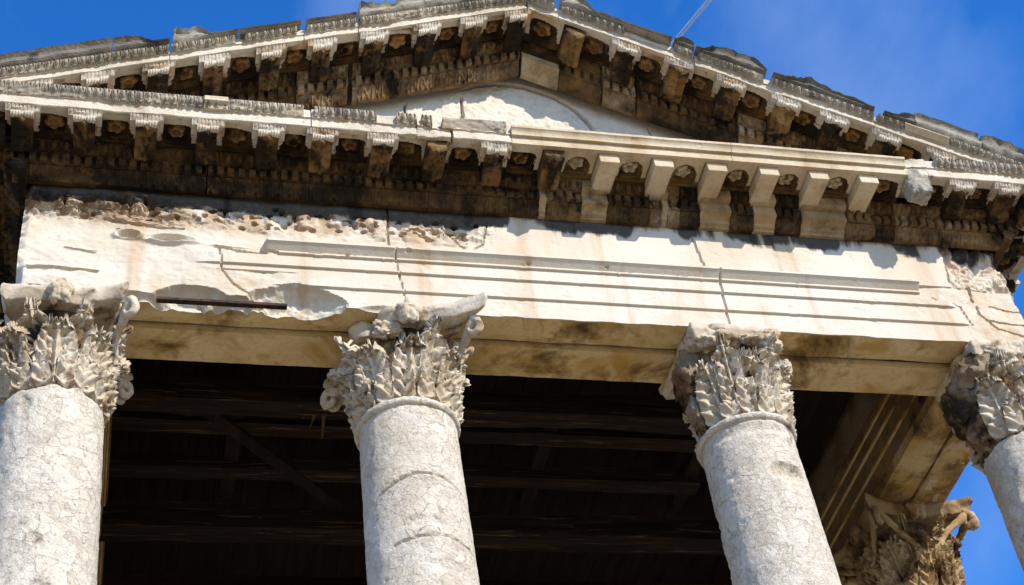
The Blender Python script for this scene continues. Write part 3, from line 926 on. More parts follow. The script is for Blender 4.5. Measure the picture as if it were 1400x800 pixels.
def modillion_plain(mp, seed):
    out = [(0.12, 1.402), (0.12, 1.238), (0.478, 1.232), (0.482, 1.236), (0.482, 1.402)]
    P = sub_edges(out, 0.02)
    S = np.concatenate([[-0.077, -0.075], np.linspace(-0.070, 0.070, 9), [0.075, 0.077]])
    SS, DD = np.meshgrid(S, P[:, 0], indexing='ij')
    _, HH = np.meshgrid(S, P[:, 1], indexing='ij')
    q = np.stack([SS.ravel() + seed * 2.7, DD.ravel(), HH.ravel()], 1)
    n = fbm(q, 16, 4, seed).reshape(SS.shape)
    c = np.clip(fbm(q, 7, 3, seed + 2).reshape(SS.shape) - 0.6, 0, 1)
    e = (np.abs(SS) > 0.074)
    HH = HH + (HH < 1.3) * (0.0015 * n + e * 0.004 + 0.05 * c)
    p = MB()
    G = mp(SS, DD, HH)
    idx = np.arange(SS.size).reshape(SS.shape)
    i2 = np.hstack([idx, idx[:, :1]])
    F = np.stack([i2[:-1, :-1], i2[:-1, 1:], i2[1:, 1:], i2[1:, :-1]], -1).reshape(-1, 4).tolist() + [tuple(idx[0, ::-1]), tuple(idx[-1])]
    return p.add(G.reshape(-1, 3), F)

def coffer_panel(mp, w, seed, arch=False, ragged=0.5):
    """frame and sunk panel between two modillions; s in +-w/2, d 0.20..0.49; faces of the washed frame take the second material"""
    nu, nv = 44, 44
    S, D = np.meshgrid(np.linspace(-w / 2, w / 2, nu), np.linspace(0.200, 0.490, nv), indexing='ij')
    q = np.stack([S.ravel() + seed * 5.3, D.ravel(), D.ravel() * 0], 1)
    n = fbm(q, 11, 4, seed).reshape(S.shape)
    u, v = S / (w / 2), (D - 0.335) / 0.090
    if arch:
        box = np.where(v > 0, np.hypot(u / 0.70, v), np.maximum(np.abs(u) / 0.70, np.abs(v)))
    else:
        box = (np.abs(u / 0.74) ** 5 + np.abs(v * 0.95) ** 5) ** 0.2
    box = box + ragged * 0.10 * n
    H = HC + 0.002 + 0.028 * sst(1.02, 0.97, box) + 0.042 * sst(0.80, 0.72, box) + 0.003 * n
    H = H - 0.012 * np.exp(-((box - 0.88) / 0.05) ** 2) * (0.5 + 0.5 * np.cos(np.arctan2(u, v) * 26))
    H = np.minimum(H, 1.400)
    p = MB()
    G = mp(S, D, H)
    p.grid(G[:, ::-1])
    fr = (box + 0.18 * fbm(q, 7, 4, seed + 5).reshape(S.shape) > 1.03) & (v > -0.75)
    fr = fr[:, ::-1]
    p.front = (fr[:-1, :-1] & fr[1:, 1:]).reshape(-1)
    return p

def coffer_mesh(mp, w, seed, mats, arch=False, ragged=0.5):
    p = coffer_panel(mp, w, seed, arch, ragged)
    me = p.mesh('coffer', mats[0], True, 40)
    me.materials.append(mats[1])
    me.polygons.foreach_set('material_index', p.front.astype(np.int32))
    return me

def rosette(mp, seed, r=0.062, broken=False):
    p = MB()
    nr, nt = 12, 48
    Rr, T = np.meshgrid(np.linspace(0.02, 1, nr), np.linspace(0, 2 * np.pi, nt, endpoint=False), indexing='ij')
    pet = 0.72 + 0.28 * np.abs(np.cos(T * 2.5 + seed))
    ro = r * Rr * pet
    hh = 0.052 * np.sqrt(np.clip(1 - Rr ** 2.4, 0, 1)) * (0.75 + 0.25 * np.abs(np.cos(T * 2.5 + seed))) * (1 - 0.55 * np.exp(-((Rr - 0.38) / 0.10) ** 2))
    q = np.stack([(ro * np.cos(T)).ravel() + seed * 7.7, (ro * np.sin(T)).ravel(), hh.ravel()], 1)
    hh = hh * (1 + 0.25 * fbm(q, 30, 3, seed).reshape(hh.shape)) - (0.03 * np.clip(fbm(q, 12, 3, seed + 5).reshape(hh.shape), 0, 1) if broken else 0)
    S, D, H = ro * np.cos(T), 0.335 + ro * np.sin(T) * 0.95, 1.392 - hh
    G = mp(S, D, H)
    idx = np.arange(nr * nt).reshape(nr, nt)
    i2 = np.hstack([idx, idx[:, :1]])
    F = np.stack([i2[:-1, :-1], i2[:-1, 1:], i2[1:, 1:], i2[1:, :-1]], -1).reshape(-1, 4).tolist() + [tuple(idx[0])]
    return p.add(G.reshape(-1, 3), F)

def kit(k, coffer_w):
    """a set of shared meshes for one slope"""
    mp = shear_of(k)
    K = {'mod': [], 'crown': [], 'scroll': [], 'cof': [], 'ros': []}
    for i in range(5):
        K['mod'].append(modillion_body(mp, 3 + i * 7, [0.2, 0.5, 0.9, 0.35, 1.2][i]).mesh('modillion', M['modillion' if i in (2, 4) else 'modilliondark'], True, 45))
    for i in range(3):
        K['crown'].append(modillion_crown(mp, 5 + i).mesh('crown', M['cornice'], True, 45))
        K['scroll'].append(modillion_scroll(mp, 2 + i).mesh('scroll', M['corona']))
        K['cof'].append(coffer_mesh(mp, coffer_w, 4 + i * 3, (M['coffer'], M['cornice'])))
        K['ros'].append(rosette(mp, 1 + i * 2, 0.078 - 0.006 * i, i == 2).mesh('rosette', M['rosette'], True, 50))
    return K

def add_modillion(K, parent, loc, rz=0.0, i=0, crown=True, scroll=True):
    m = place('modillion', K['mod'][i % 5], parent, tuple(np.array(loc) - world_loc(parent)), rz)
    if crown:
        place('crown', K['crown'][i % 3], m, (0, 0, 0))
    if scroll:
        place('scroll', K['scroll'][i % 3], m, (0, 0, 0))
    return m
def add_coffer(K, parent, loc, rz=0.0, i=0):
    c = place('coffer', K['cof'][i % 3], parent, tuple(np.array(loc) - world_loc(parent)), rz)
    place('rosette', K['ros'][i % 3], c, (0, 0, 0))
    return c

K0 = kit(None, 0.285)
KL = kit(SL, 0.285)
KR = kit(-SR, 0.285)

# ---- level cornice of the front
MODX = [-0.354, 0.072, 0.502, 0.935, 1.371, 1.765, 2.21, 2.62, 3.07, 3.525, 3.955, 4.39, 4.826, 5.257, 5.677, 6.10, 6.50, 6.92, 7.32]
NEW0, NEW1 = 3.19, 6.43
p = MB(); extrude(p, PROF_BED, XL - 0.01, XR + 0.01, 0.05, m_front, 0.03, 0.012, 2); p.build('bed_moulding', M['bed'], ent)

def bed_run(s0, s1, parent, mp, mat, seed, wear=0.5, keep=0.85):
    p = MB(); strip(p, *P_EGG, s0, s1, mp, o_egg, 0.088, 0.030, 11, 13, wear * 0.7, seed, 0.08); p.build('egg_moulding', mat, parent, sharp=50)
    p = MB(); strip(p, (0.121, 1.153), (0.123, 1.227), s0, s1, mp, o_dentil, 0.078, 0.045, 4, 26, 0.15 + 0.9 * (1 - keep), seed + 2, 0.10); p.build('dentil_course', mat, parent, smooth=False)
    p = MB(); strip(p, *P_LEAF, s0, s1, mp, o_leaf, 0.082, 0.034, 11, 13, wear * 0.7, seed + 3, 0.0); p.build('leaf_moulding', mat, parent, sharp=50)

for i, (a, b, mm, wr, kp) in enumerate([(XL - 0.1, 0.95, 'bed', 0.45, 0.95), (0.96, 1.70, 'bed', 0.5, 0.9), (1.705, 2.60, 'bed', 0.7, 0.7), (2.605, 3.22, 'bed', 1.0, 0.3),
                                        (3.225, 3.46, 'bed', 0.9, 0.3), (3.52, 3.80, 'bedpale', 0.3, 0.6), (4.01, 4.35, 'bed', 0.4, 1.0), (4.353, 4.45, 'bedpale', 0.3, 0.3), (4.50, 4.60, 'bedpale', 0.3, 0.3), (4.603, 4.765, 'bed', 0.7, 0.5), (5.02, 5.21, 'bed', 0.7, 0.3), (5.40, 5.615, 'bed', 0.5, 0.4),
                                        (6.0, 6.25, 'bedpale', 0.3, 0.8), (6.253, 6.42, 'bed', 0.4, 0.8), (6.425, 7.46, 'bedpale', 0.55, 0.9)]):
    bed_run(a, b, ent, m_front, M[mm], 50 + i * 4, wr, kp)
# smooth repair lengths of the bed moulding
for (a, b) in ((3.463, 3.517), (3.803, 4.007), (4.453, 4.497), (4.768, 5.017), (5.213, 5.397), (5.618, 5.997)):
    p = MB(); extrude(p, [(0.0, 1.068), (0.030, 1.068), (0.034, 1.082), (0.062, 1.090), (0.072, 1.112), (0.112, 1.134), (0.150, 1.140), (0.150, 1.225), (0.208, 1.240), (0.216, 1.318), (0.0, 1.318)], a, b, 0.04, m_front, 0.03, 0.003, int(a * 10))
    p.build('repair_moulding', M['repairbed'], ent)

# corona blocks
for i, (a, b, pr, mm, wr) in enumerate([(XL - DC, 1.672, PROF_CORONA, 'corona', 0.014), (1.680, 2.46, PROF_CORONA, 'corona', 0.022), (2.467, 2.72, PROF_CORONA, 'corona', 0.045),
                                        (2.74, 3.185, PROF_CORONA, 'corona', 0.022), (NEW0, 4.95, PROF_REPAIR, 'repair', 0.0025), (4.954, NEW1, PROF_REPAIR, 'repair', 0.0025),
                                        (NEW1 + 0.004, 6.62, PROF_CORONA, 'corona', 0.05), (6.622, XR + DC, PROF_CORONA, 'corona', 0.014)]):
    p = MB(); extrude(p, pr, a, b, 0.028, m_front, 0.022, wr, 60 + i)
    p.build('corona', M[mm], ent)
for i, (a, b, wr) in enumerate([(XL - DC - 0.05, 0.93, 0.25), (0.935, 1.62, 0.45), (1.70, 2.16, 0.6), (2.31, 2.46, 0.1), (2.50, 2.58, 0.1), (2.66, 3.15, 0.7), (6.70, XR + DC + 0.05, 0.2)]):
    p = MB(); corona_egg(p, a, b, m_front, 70 + i, wr); p.build('egg_and_dart', M['eggs'], ent, sharp=50)
# a repair length set into the old crowning moulding
p = MB(); extrude(p, [(0.45, 1.41), (0.545, 1.41), (0.560, 1.44), (0.590, 1.455), (0.590, 1.50), (0.45, 1.50)], 0.90, 1.07, 0.03, m_front, 0.03, 0.002, 3)
p.build('repair_moulding', M['repair'], ent)

plain = [modillion_plain(shear_of(None), 2 + i).mesh('modillion', M['repair']) for i in range(3)]
acof = [coffer_mesh(shear_of(None), 0.262, 9 + i, (M['olive'], M['repair']), True, 0.35) for i in range(3)]
aros = [rosette(shear_of(None), 20 + i, 0.072, False).mesh('rosette', M['chip'], True, 50) for i in range(3)]
def broken_lump(c, r, sq, seed):
    p = MB()
    n1_, n2_ = 60, 40
    T, Ph = np.meshgrid(np.linspace(0, 2 * np.pi, n1_, endpoint=False), np.linspace(0.02, np.pi - 0.02, n2_), indexing='ij')
    d = np.stack([np.sin(Ph) * np.cos(T), np.sin(Ph) * np.sin(T), np.cos(Ph)], -1)
    d = d / np.max(np.abs(d) ** 4, axis=-1, keepdims=True) ** 0.16
    n = fbm(d.reshape(-1, 3) + seed, 2.2, 6, seed, 0.62).reshape(T.shape)
    V = d * r * (1 + 0.15 * n[..., None]) * np.array(sq) + np.array(c)
    idx = np.arange(T.size).reshape(T.shape)
    i2 = np.vstack([idx, idx[:1]])
    F = np.stack([i2[:-1, :-1], i2[:-1, 1:], i2[1:, 1:], i2[1:, :-1]], -1).reshape(-1, 4).tolist() + [tuple(idx[:, 0]), tuple(idx[::-1, -1])]
    return p.add(V.reshape(-1, 3), F)
broken_lump((6.525, -0.44, 1.28), 0.10, (0.95, 0.85, 1.5), 5).build('broken_corner', M['lichenpale'], ent)
for cx_ in (7.60, XL - 0.24, XL - 0.50):
    add_coffer(K0, ent, (cx_, 0, HC - 0.001), 0, 1)
for i, x in enumerate(MODX):
    if i == 16:
        continue
    if NEW0 + 0.2 < x < NEW1 and i != 9:
        o = place('modillion', plain[i % 3], ent, tuple(np.array((x, 0, HC)) - world_loc(ent)))
        o['label'] = 'plain smooth repair block'
    else:
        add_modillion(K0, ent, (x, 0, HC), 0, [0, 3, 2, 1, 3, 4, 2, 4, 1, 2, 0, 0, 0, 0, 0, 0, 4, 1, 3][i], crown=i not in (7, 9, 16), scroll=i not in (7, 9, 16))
for i in range(len(MODX) - 1):
    a, b = MODX[i], MODX[i + 1]
    c = (a + b) / 2
    if NEW0 + 0.3 < c < NEW1 - 0.3:
        o = place('coffer', acof[i % 3], ent, tuple(np.array((c, 0, HC)) - world_loc(ent)))
        place('rosette', aros[i % 3], o, (0, 0, 0))
    else:
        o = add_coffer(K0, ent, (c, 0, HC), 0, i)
# ------------------------------------------------------------------ flank entablatures
def flank(label, mp, side, xo, xi):
    t = thing('side_entablature', (xo, 3.0, 0.0), label, 'entablature')
    sg = 1 if side == 'right' else -1
    # two soffit beams running back
    xa, xb = sorted((xo, xi))
    xm = (xa + xb) / 2
    outer = (xm + 0.012, xb - 0.01) if sg > 0 else (xa + 0.01, xm - 0.012)
    inner = (xa, xm - 0.012) if sg > 0 else (xm + 0.012, xb)
    slab(outer[0], outer[1], TH + 0.004, 12.4, 0.0, 0.55, 0.045, 0.008, 81).build('outer_beam', M['soffitdark'], t)
    slab(inner[0], inner[1], TH + 0.004, 12.4, 0.01, 0.10, 0.045, 0.006, 85).build('inner_beam', M['soffitdark'], t)
    # stepped inner face
    p = MB()
    dirn = -sg
    zs = [(0.101, 0.25, 0.0), (0.25, 0.262, -0.012), (0.262, 0.40, 0.018), (0.40, 0.412, 0.006), (0.412, 0.52, 0.036), (0.52, 0.60, 0.065)]
    for z0, z1, off in zs:
        e0 = xi + dirn * off
        x0, x1 = sorted((e0, xm))
        p.box(x0, x1, TH + 0.004, 4.59, z0, z1 - 0.002)
    p.build('inner_bands', M['innerband'], t, smooth=False)
    for zf, of in ((0.236, 0.012), (0.388, 0.030), (0.508, 0.050)):  # added pale strips paint lit edges onto the steps of the bands
        q = MB()
        x0, x1 = sorted((xi + dirn * of, xi - dirn * 0.05))
        q.box(x0, x1, TH + 0.006, 4.585, zf, zf + 0.022)
        q.build('lit_edge', M['soffit'], t, smooth=False)
    p = MB(); x0, x1 = sorted((xi - dirn * 0.03, xo - sg * 0.03))
    p.box(x0, x1, TH + 0.004, 12.4, 0.602, 1.9); p.build('upper_wall', M['inner'], t)
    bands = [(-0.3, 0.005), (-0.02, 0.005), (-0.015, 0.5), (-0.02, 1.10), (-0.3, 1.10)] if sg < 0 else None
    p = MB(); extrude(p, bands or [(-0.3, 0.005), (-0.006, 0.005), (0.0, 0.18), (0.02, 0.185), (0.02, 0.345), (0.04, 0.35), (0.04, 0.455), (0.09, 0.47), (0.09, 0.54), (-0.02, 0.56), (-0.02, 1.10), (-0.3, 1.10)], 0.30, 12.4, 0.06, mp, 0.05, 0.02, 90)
    p.build('outer_face', M['face'] if sg > 0 else M['flankshade'], t)
    p = MB(); extrude(p, PROF_BED, -0.02, 12.4, 0.08, mp, 0.03, 0.012, 92); p.build('bed_moulding', M['bed' if sg > 0 else 'flankshade'], t)
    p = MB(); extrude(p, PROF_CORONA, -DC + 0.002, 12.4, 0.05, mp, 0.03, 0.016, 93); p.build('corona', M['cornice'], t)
    bed_run(-0.16, 5.0, t, mp, M['bed' if sg > 0 else 'flankshade'], 94, 0.5, 0.9)
    p = MB(); corona_egg(p, -DC - 0.05, 12.0, mp, 97, 0.4); p.build('egg_and_dart', M['eggs'], t, sharp=50)
    rz = math.pi / 2 if sg > 0 else -math.pi / 2
    for i in range(14):
        y = -0.28 + 0.43 * i
        add_modillion(K0, t, (xo, y, HC), rz, i)
        add_coffer(K0, t, (xo, y + 0.215, HC), rz, i)
    return t
flank('shade-toned crusted side entablature running back from the left corner column', m_left, 'left', XL, XL + TH)
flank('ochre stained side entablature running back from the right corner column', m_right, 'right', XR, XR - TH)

# ------------------------------------------------------------------ pediment
ped = thing('pediment', (3.5, 0.2, 1.5), 'triangular gable with pale tympanum framed by dark raking cornices', 'pediment')
# tympanum
x = np.linspace(XL + 0.1, XR - 0.1, 900)
t_ = np.linspace(0, 1, 190)
X, T = np.meshgrid(x, t_, indexing='ij')
Z0 = 1.42
ZT = np.maximum(zA(x) + 0.08, Z0 + 0.02)[:, None]
Z = Z0 + T * (ZT - Z0)
q = xz3(X, Z)
n1, n2, n3 = (fbm(q, sc_, 4, 30 + k).reshape(X.shape) for k, sc_ in enumerate((2.0, 9.0, 24.0)))
D = 0.002 * n2 + 0.001 * n3
cx, cz, cr = 3.45, 2.10, 0.72
rr = np.hypot(X - cx, (Z - cz)) + 0.008 * n2
D = D - 0.12 * np.exp(-((rr - cr) / 0.015) ** 2) * sst(-0.45, -0.1, X - cx)
D = D + (rr < cr - 0.03) * (-0.008 + 0.003 * n2 + 0.006 * np.clip(n3, -1, 1))
for pl, wd, dp in [([(3.04, 2.6), (3.02, 2.35), (2.93, 2.1), (2.93, 1.6)], 0.016, 0.05), ([(2.55, 2.45), (2.56, 2.1), (2.62, 1.95), (2.70, 1.7)], 0.012, 0.05), ([(2.56, 2.10), (2.75, 2.02), (2.95, 2.06)], 0.010, 0.04),
                   ([(2.2, 2.15), (2.35, 2.06), (2.42, 2.07)], 0.010, 0.03), ([(4.62, 2.4), (4.70, 2.0)], 0.008, 0.04), ([(1.7, 2.1), (1.85, 1.9)], 0.008, 0.03)]:
    for a, b in zip(pl[:-1], pl[1:]):
        dd = seg_dist(X + 0.015 * n2, Z + 0.010 * n3, a, b)
        D = D - dp * sst(wd, wd * 0.4, dd)
D = D - 0.08
p = MB(); p.grid(np.stack([X, -D, Z], -1))
G = np.stack([X, -D, Z], -1)
for line in (G[::-1, -1], G[:, 0]):
    bk = line.copy(); bk[:, 1] = 0.3
    p.grid(np.stack([line, bk], 1)[:, ::-1])
p.build('tympanum', M['tympanum'], ped, sharp=40)
# back of the gable so that no sky shows through
p = MB()
xs = np.linspace(XL, XR, 40)
V = [(a, 0.31, 1.2) for a in xs] + [(a, 0.31, float(zA(a)) + 0.07) for a in xs] + [(a, 0.55, 1.2) for a in xs] + [(a, 0.55, float(zA(a)) + 0.07) for a in xs]
F = []
for i in range(39):
    F += [(i, i + 1, 41 + i, 40 + i), (80 + i + 1, 80 + i, 120 + i, 121 + i), (40 + i, 41 + i, 121 + i, 120 + i), (i + 1, i, 80 + i, 81 + i)]
F += [(0, 40, 120, 80), (39, 119, 159, 79)]
p.add(V, F); p.build('gable_backing', M['inner'], ped, smooth=False)

# raking cornices
RX = {'left': (-0.95, AX - 0.002), 'right': (AX + 0.002, 8.0)}
cuts = {'left': [-0.95, 0.645, 1.66, 2.095, AX - 0.002], 'right': [AX + 0.002, 3.80, 4.90, 6.33, 8.0]}
for sd in ('left', 'right'):
    s0, s1 = RX[sd]
    b0, b1 = (max(s0, 0.1), s1) if sd == 'left' else (s0, min(s1, 6.9))
    p = MB(); extrude(p, PROF_BED, b0, b1, 0.05, m_rake, 0.03, 0.016, 101); p.build('bed_moulding', M['bed'], ped)
    for i, (a, b) in enumerate(zip(cuts[sd][:-1], cuts[sd][1:])):
        p = MB(); extrude(p, PROF_CORONA, a + 0.003, b - 0.003, 0.028, m_rake, 0.022, 0.016 if not (sd == 'right' and i == 0) else 0.03, 110 + i); p.build('corona', M['corona'], ped)
eggs = [(-0.95, 0.635, 0.15), (0.655, 1.13, 0.35), (1.20, 1.60, 0.3), (1.68, 2.07, 0.35), (2.11, 3.53, 0.15), (3.57, 3.77, 0.4), (3.83, 4.33, 0.25), (4.74, 4.88, 0.4), (4.93, 5.45, 0.15), (5.52, 6.32, 0.25), (6.36, 6.56, 0.5), (6.93, 7.95, 0.15)]
for i, (a, b, wr) in enumerate(eggs):
    p = MB(); corona_egg(p, a, b, m_rake, 120 + i * 3, wr); p.build('egg_and_dart', M['eggs'], ped, sharp=50)
p = MB(); extrude(p, [(0.45, 1.42), (0.545, 1.42), (0.585, 1.48), (0.585, 1.495), (0.45, 1.495)], 6.57, 6.92, 0.05, m_rake, 0.03, 0.002, 5); p.build('repair_moulding', M['repair'], ped)
for i, (a, b, mm, wr, kp) in enumerate([(0.3, 1.62, 'bed', 0.4, 0.95), (1.64, 2.05, 'bedpale', 0.4, 0.9), (2.09, 3.53, 'bedpale', 0.15, 1.0), (3.86, 4.20, 'bed', 0.8, 0.3), (4.22, 4.48, 'bedpale', 0.4, 1.0), (4.5, 5.3, 'bed', 0.6, 0.9), (5.32, 6.8, 'bedpale', 0.6, 0.7)]):
    bed_run(a, b, ped, m_rake, M[mm], 150 + i * 4, wr, kp)
p = MB(); extrude(p, [(0.0, 1.060), (0.04, 1.060), (0.12, 1.128), (0.150, 1.150), (0.150, 1.215), (0.0, 1.215)], AX + 0.005, 3.855, 0.04, m_rake, 0.03, 0.003, 8); p.build('repair_moulding', M['repairbed'], ped)

RML = [-0.29, 0.14, 0.57, 0.98, 1.41, 1.81, 2.23, 2.67, 3.07, 3.46]
RMR = [3.93, 4.35, 4.77, 5.19, 5.625, 6.01, 6.42, 6.85, 7.28]
for i, xx in enumerate(RML):
    add_modillion(KL, ped, (xx, 0, float(zA(xx))), 0, [0, 1, 0, 1, 2, 1, 3, 0, 3, 1][i])
for i, xx in enumerate(RMR):
    add_modillion(KR, ped, (xx, 0, float(zA(xx))), 0, [2, 1, 2, 0, 4, 1, 3, 1, 0][i], crown=i not in (0,), scroll=i not in (0, 2))
for i, (a, b) in enumerate(zip(RML[:-1], RML[1:])):
    c = (a + b) / 2; add_coffer(KL, ped, (c, 0, float(zA(c))), 0, i)
for i, (a, b) in enumerate(zip(RMR[:-1], RMR[1:])):
    c = (a + b) / 2; add_coffer(KR, ped, (c, 0, float(zA(c))), 0, i)
c = 3.71; add_coffer(KR, ped, (c, 0, float(zA(c)) - 0.004), 0, 0)
# ------------------------------------------------------------------ broken crowning blocks along the two slopes
def sima(top, label, mat, seed, d=0.60, rough=0.014):
    top = np.array(top, float)
    s0, s1 = top[0, 0], top[-1, 0]
    n = max(6, int((s1 - s0) / 0.022))
    S = np.linspace(s0, s1, n)
    zt = np.interp(S, top[:, 0], top[:, 1]) + 0.065
    zt = zt + (0.022 if rough > 0.006 else 0.006) * fbm(np.stack([S, S * 0, S * 0 + seed], 1), 11, 5, seed, 0.65)
    zb = zA(S) + 0.68 * 0.176
    zt = np.maximum(zt, zb + 0.012)
    m = 9
    rows_d, rows_z = [], []
    for v in np.linspace(0, 1, m):                     # front face: cyma flaring out
        rows_d.append(0.575 + 0.05 * v + 0.018 * np.sin(v * 2 * np.pi)); rows_z.append(zb + (zt - zb) * v)
    for v in np.linspace(0.2, 1, 5):                   # top going back
        rows_d.append(0.625 - 0.33 * v); rows_z.append(zt - 0.01 * v)
    for v in (0.5, 1.0):
        rows_d.append(0.295 + 0 * v); rows_z.append(zt + (zb - zt) * v)
    Dd = np.stack([np.full(n, r) for r in rows_d], 1)
    Zz = np.stack(rows_z, 1)
    SS = np.repeat(S[:, None], Dd.shape[1], 1)
    V = np.stack([SS, -Dd, Zz], -1)
    q = V.reshape(-1, 3)
    N = np.stack([fbm(q, 8, 4, seed + k * 13) for k in range(3)], 1).reshape(V.shape)
    w = sst(0.0, 0.05, Zz - zb[:, None])[..., None]
    V = V + N * rough * 1.5 * w * np.array([0.4, 1, 0.8])
    p = MB()
    idx = np.arange(SS.size).reshape(SS.shape)
    i2 = np.hstack([idx, idx[:, :1]])
    F = np.stack([i2[:-1, :-1], i2[1:, :-1], i2[1:, 1:], i2[:-1, 1:]], -1).reshape(-1, 4).tolist() + [tuple(idx[0]), tuple(idx[-1, ::-1])]
    p.add(V.reshape(-1, 3), F)
    o = (float(S.mean()), -0.45, float(zb.mean()))
    ob = p.build('crowning_block', M[mat], origin=o)
    return tag(ob, label, 'stone block', 'broken crowning blocks along the gable')

sima([(-0.95, 1.50), (-0.54, 1.66), (0.228, 1.988)], 'long smooth dark grey crowning block at the lower left slope', 'lichen', 200, rough=0.005)
sima([(0.233, 1.99), (0.413, 2.05), (0.52, 1.99), (0.638, 1.925)], 'crowning block with sloping broken right end, second from the far left', 'lichen', 201, rough=0.008)
sima([(0.66, 2.14), (0.675, 2.165), (0.86, 2.21), (0.905, 2.195), (0.95, 2.10), (1.10, 2.14), (1.15, 2.15)], 'thick blunt crowning block just right of the left slope step', 'lichenpale', 202)
sima([(1.16, 2.165), (1.30, 2.26), (1.50, 2.33), (1.63, 2.37)], 'low worn pale crowning block midway up the left slope', 'lichenpale', 203)
sima([(1.67, 2.40), (1.78, 2.45), (1.92, 2.52), (2.05, 2.60), (2.078, 2.58)], 'short jagged pale crowning block below the big upper left one', 'lichenpale', 204)
sima([(2.10, 2.70), (2.12, 2.745), (2.25, 2.765), (2.42, 2.82), (2.52, 2.88), (2.75, 2.97), (3.0, 3.03), (3.2, 3.14), (3.48, 3.20), (3.55, 3.20)], 'long high crowning block climbing the upper left slope to the apex', 'lichenpale', 205, rough=0.018)
sima([(3.56, 3.16), (3.60, 3.12), (3.70, 3.10), (3.765, 3.06)], 'small crowning block right at the gable apex', 'lichenpale', 206)
sima([(3.81, 3.03), (3.84, 3.08), (3.92, 3.13), (4.0, 3.11), (4.05, 3.03), (4.08, 2.95), (4.2, 2.90), (4.285, 2.84), (4.35, 2.70), (4.50, 2.66), (4.71, 2.585)], 'hump backed crowning block just right of the apex', 'lichenpale', 207, rough=0.02)
sima([(4.73, 2.60), (4.755, 2.66), (4.83, 2.68), (4.895, 2.62)], 'tiny upright crowning block stub on the right slope', 'lichen', 208)
sima([(4.905, 2.53), (5.0, 2.60), (5.1, 2.62), (5.2, 2.57), (5.36, 2.53), (5.42, 2.47), (5.46, 2.34), (5.468, 2.26)], 'dark rounded crowning block on the middle of the right slope', 'lichen', 209, rough=0.012)
sima([(5.52, 2.20), (5.62, 2.26), (5.74, 2.29), (5.83, 2.285), (6.0, 2.17), (6.15, 2.08), (6.27, 2.01), (6.317, 1.93), (6.326, 1.83)], 'peaked dark crowning block lower on the right slope', 'lichen', 210, rough=0.014)
sima([(6.40, 1.84), (6.47, 1.90), (6.55, 1.93), (6.62, 1.91), (6.66, 1.885)], 'small knobbly crowning block left of the straight repaired one', 'lichen', 211, rough=0.016)
sima([(6.665, 1.94), (6.70, 1.945), (7.18, 1.735)], 'straight edged smooth crowning block near the lower right end', 'lichenpale', 212, rough=0.003)
sima([(7.185, 1.70), (7.30, 1.70), (7.42, 1.66), (7.52, 1.57), (7.6, 1.50), (7.95, 1.36)], 'last dark crowning block at the lower right corner', 'lichen', 213, rough=0.012)

# ------------------------------------------------------------------ columns
def shaft_mesh(col_i, base_z):
    L = NECK - PZ - 0.30
    top = np.arange(0, 2.6, 0.014)
    rest = np.linspace(2.6, L, 40)[1:]
    h = np.concatenate([top, rest])
    nt = 150
    T, Hd = np.meshgrid(np.linspace(0, 2 * np.pi, nt, endpoint=False), h, indexing='ij')
    r = 0.334 + 0.0135 * Hd - 0.0004 * Hd ** 2
    P = np.stack([r * np.cos(T), r * np.sin(T), -Hd], -1)
    q = P.reshape(-1, 3) + np.array([col_i * 11.3, 0, 0])
    n = fbm(q, 3.0, 4, 40 + col_i).reshape(T.shape)
    n2 = fbm(q, 13.0, 4, 50 + col_i).reshape(T.shape)
    n3 = fbm(q, 38.0, 3, 60 + col_i).reshape(T.shape)
    r = r + 0.003 * n + 0.0035 * n2 + 0.0018 * n3 - 0.020 * np.clip(n2 - 0.50, 0, 1) - 0.03 * np.clip(n - 0.7, 0, 1)
    if col_i >= 2:                                     # left side eaten away
        sd = sst(0.5, 2.2, np.abs(((T - math.pi * 1.5 + math.pi) % (2 * np.pi)) - math.pi)) * (np.cos(T) < 0)
        r = r - sd * 0.03 * np.clip(n2 + 0.3 * n, 0, 1.5)
    dents = {0: [(4.9, 0.55, 0.14, 0.10, 0.010), (4.2, 0.15, 0.05, 0.08, 0.02)], 1: [(4.6, 1.02, 0.16, 0.05, 0.014), (5.0, 1.35, 0.2, 0.05, 0.012)],
             2: [(5.05, 0.52, 0.17, 0.10, 0.065), (4.5, 0.12, 0.3, 0.05, 0.02)], 3: [(4.2, 0.5, 0.2, 0.2, 0.03)]}.get(col_i, [])
    for (t0, h0, tw, hw, dp) in dents:
        qd = ((T - t0) / (tw / 0.34)) ** 2 + ((Hd - h0) / hw) ** 2 + 0.25 * n2
        r = r - dp * np.clip(1 - qd, 0, 1) ** 0.6
    if col_i == 1:                                     # open cracks round the drum
        for (h0, wv, ph) in ((0.74, 0.10, 4.7), (1.18, 0.05, 4.9)):
            line = h0 + wv * np.cos((T - ph) * 1.6) * -1 + 0.02 * n
            on = sst(1.05, 0.8, np.abs(T - ph))
            r = r - on * 0.035 * np.exp(-((Hd - line) / 0.010) ** 2) + on * 0.010 * sst(0.08, 0.0, Hd - line) * (Hd > line)
    r = r - 0.03 * sst(0.03, 0.0, Hd) * (0.5 + n2) * (1 if col_i in (0, 2, 3) else 0.2)
    P = np.stack([r * np.cos(T), r * np.sin(T), NECK - Hd - base_z], -1)
    p = MB()
    idx = np.arange(T.size).reshape(T.shape)
    i2 = np.vstack([idx, idx[:1]])
    F = np.stack([i2[:-1, :-1], i2[:-1, 1:], i2[1:, 1:], i2[1:, :-1]], -1).reshape(-1, 4).tolist() + [tuple(idx[:, 0])]
    p.add(P.reshape(-1, 3), F)
    return p

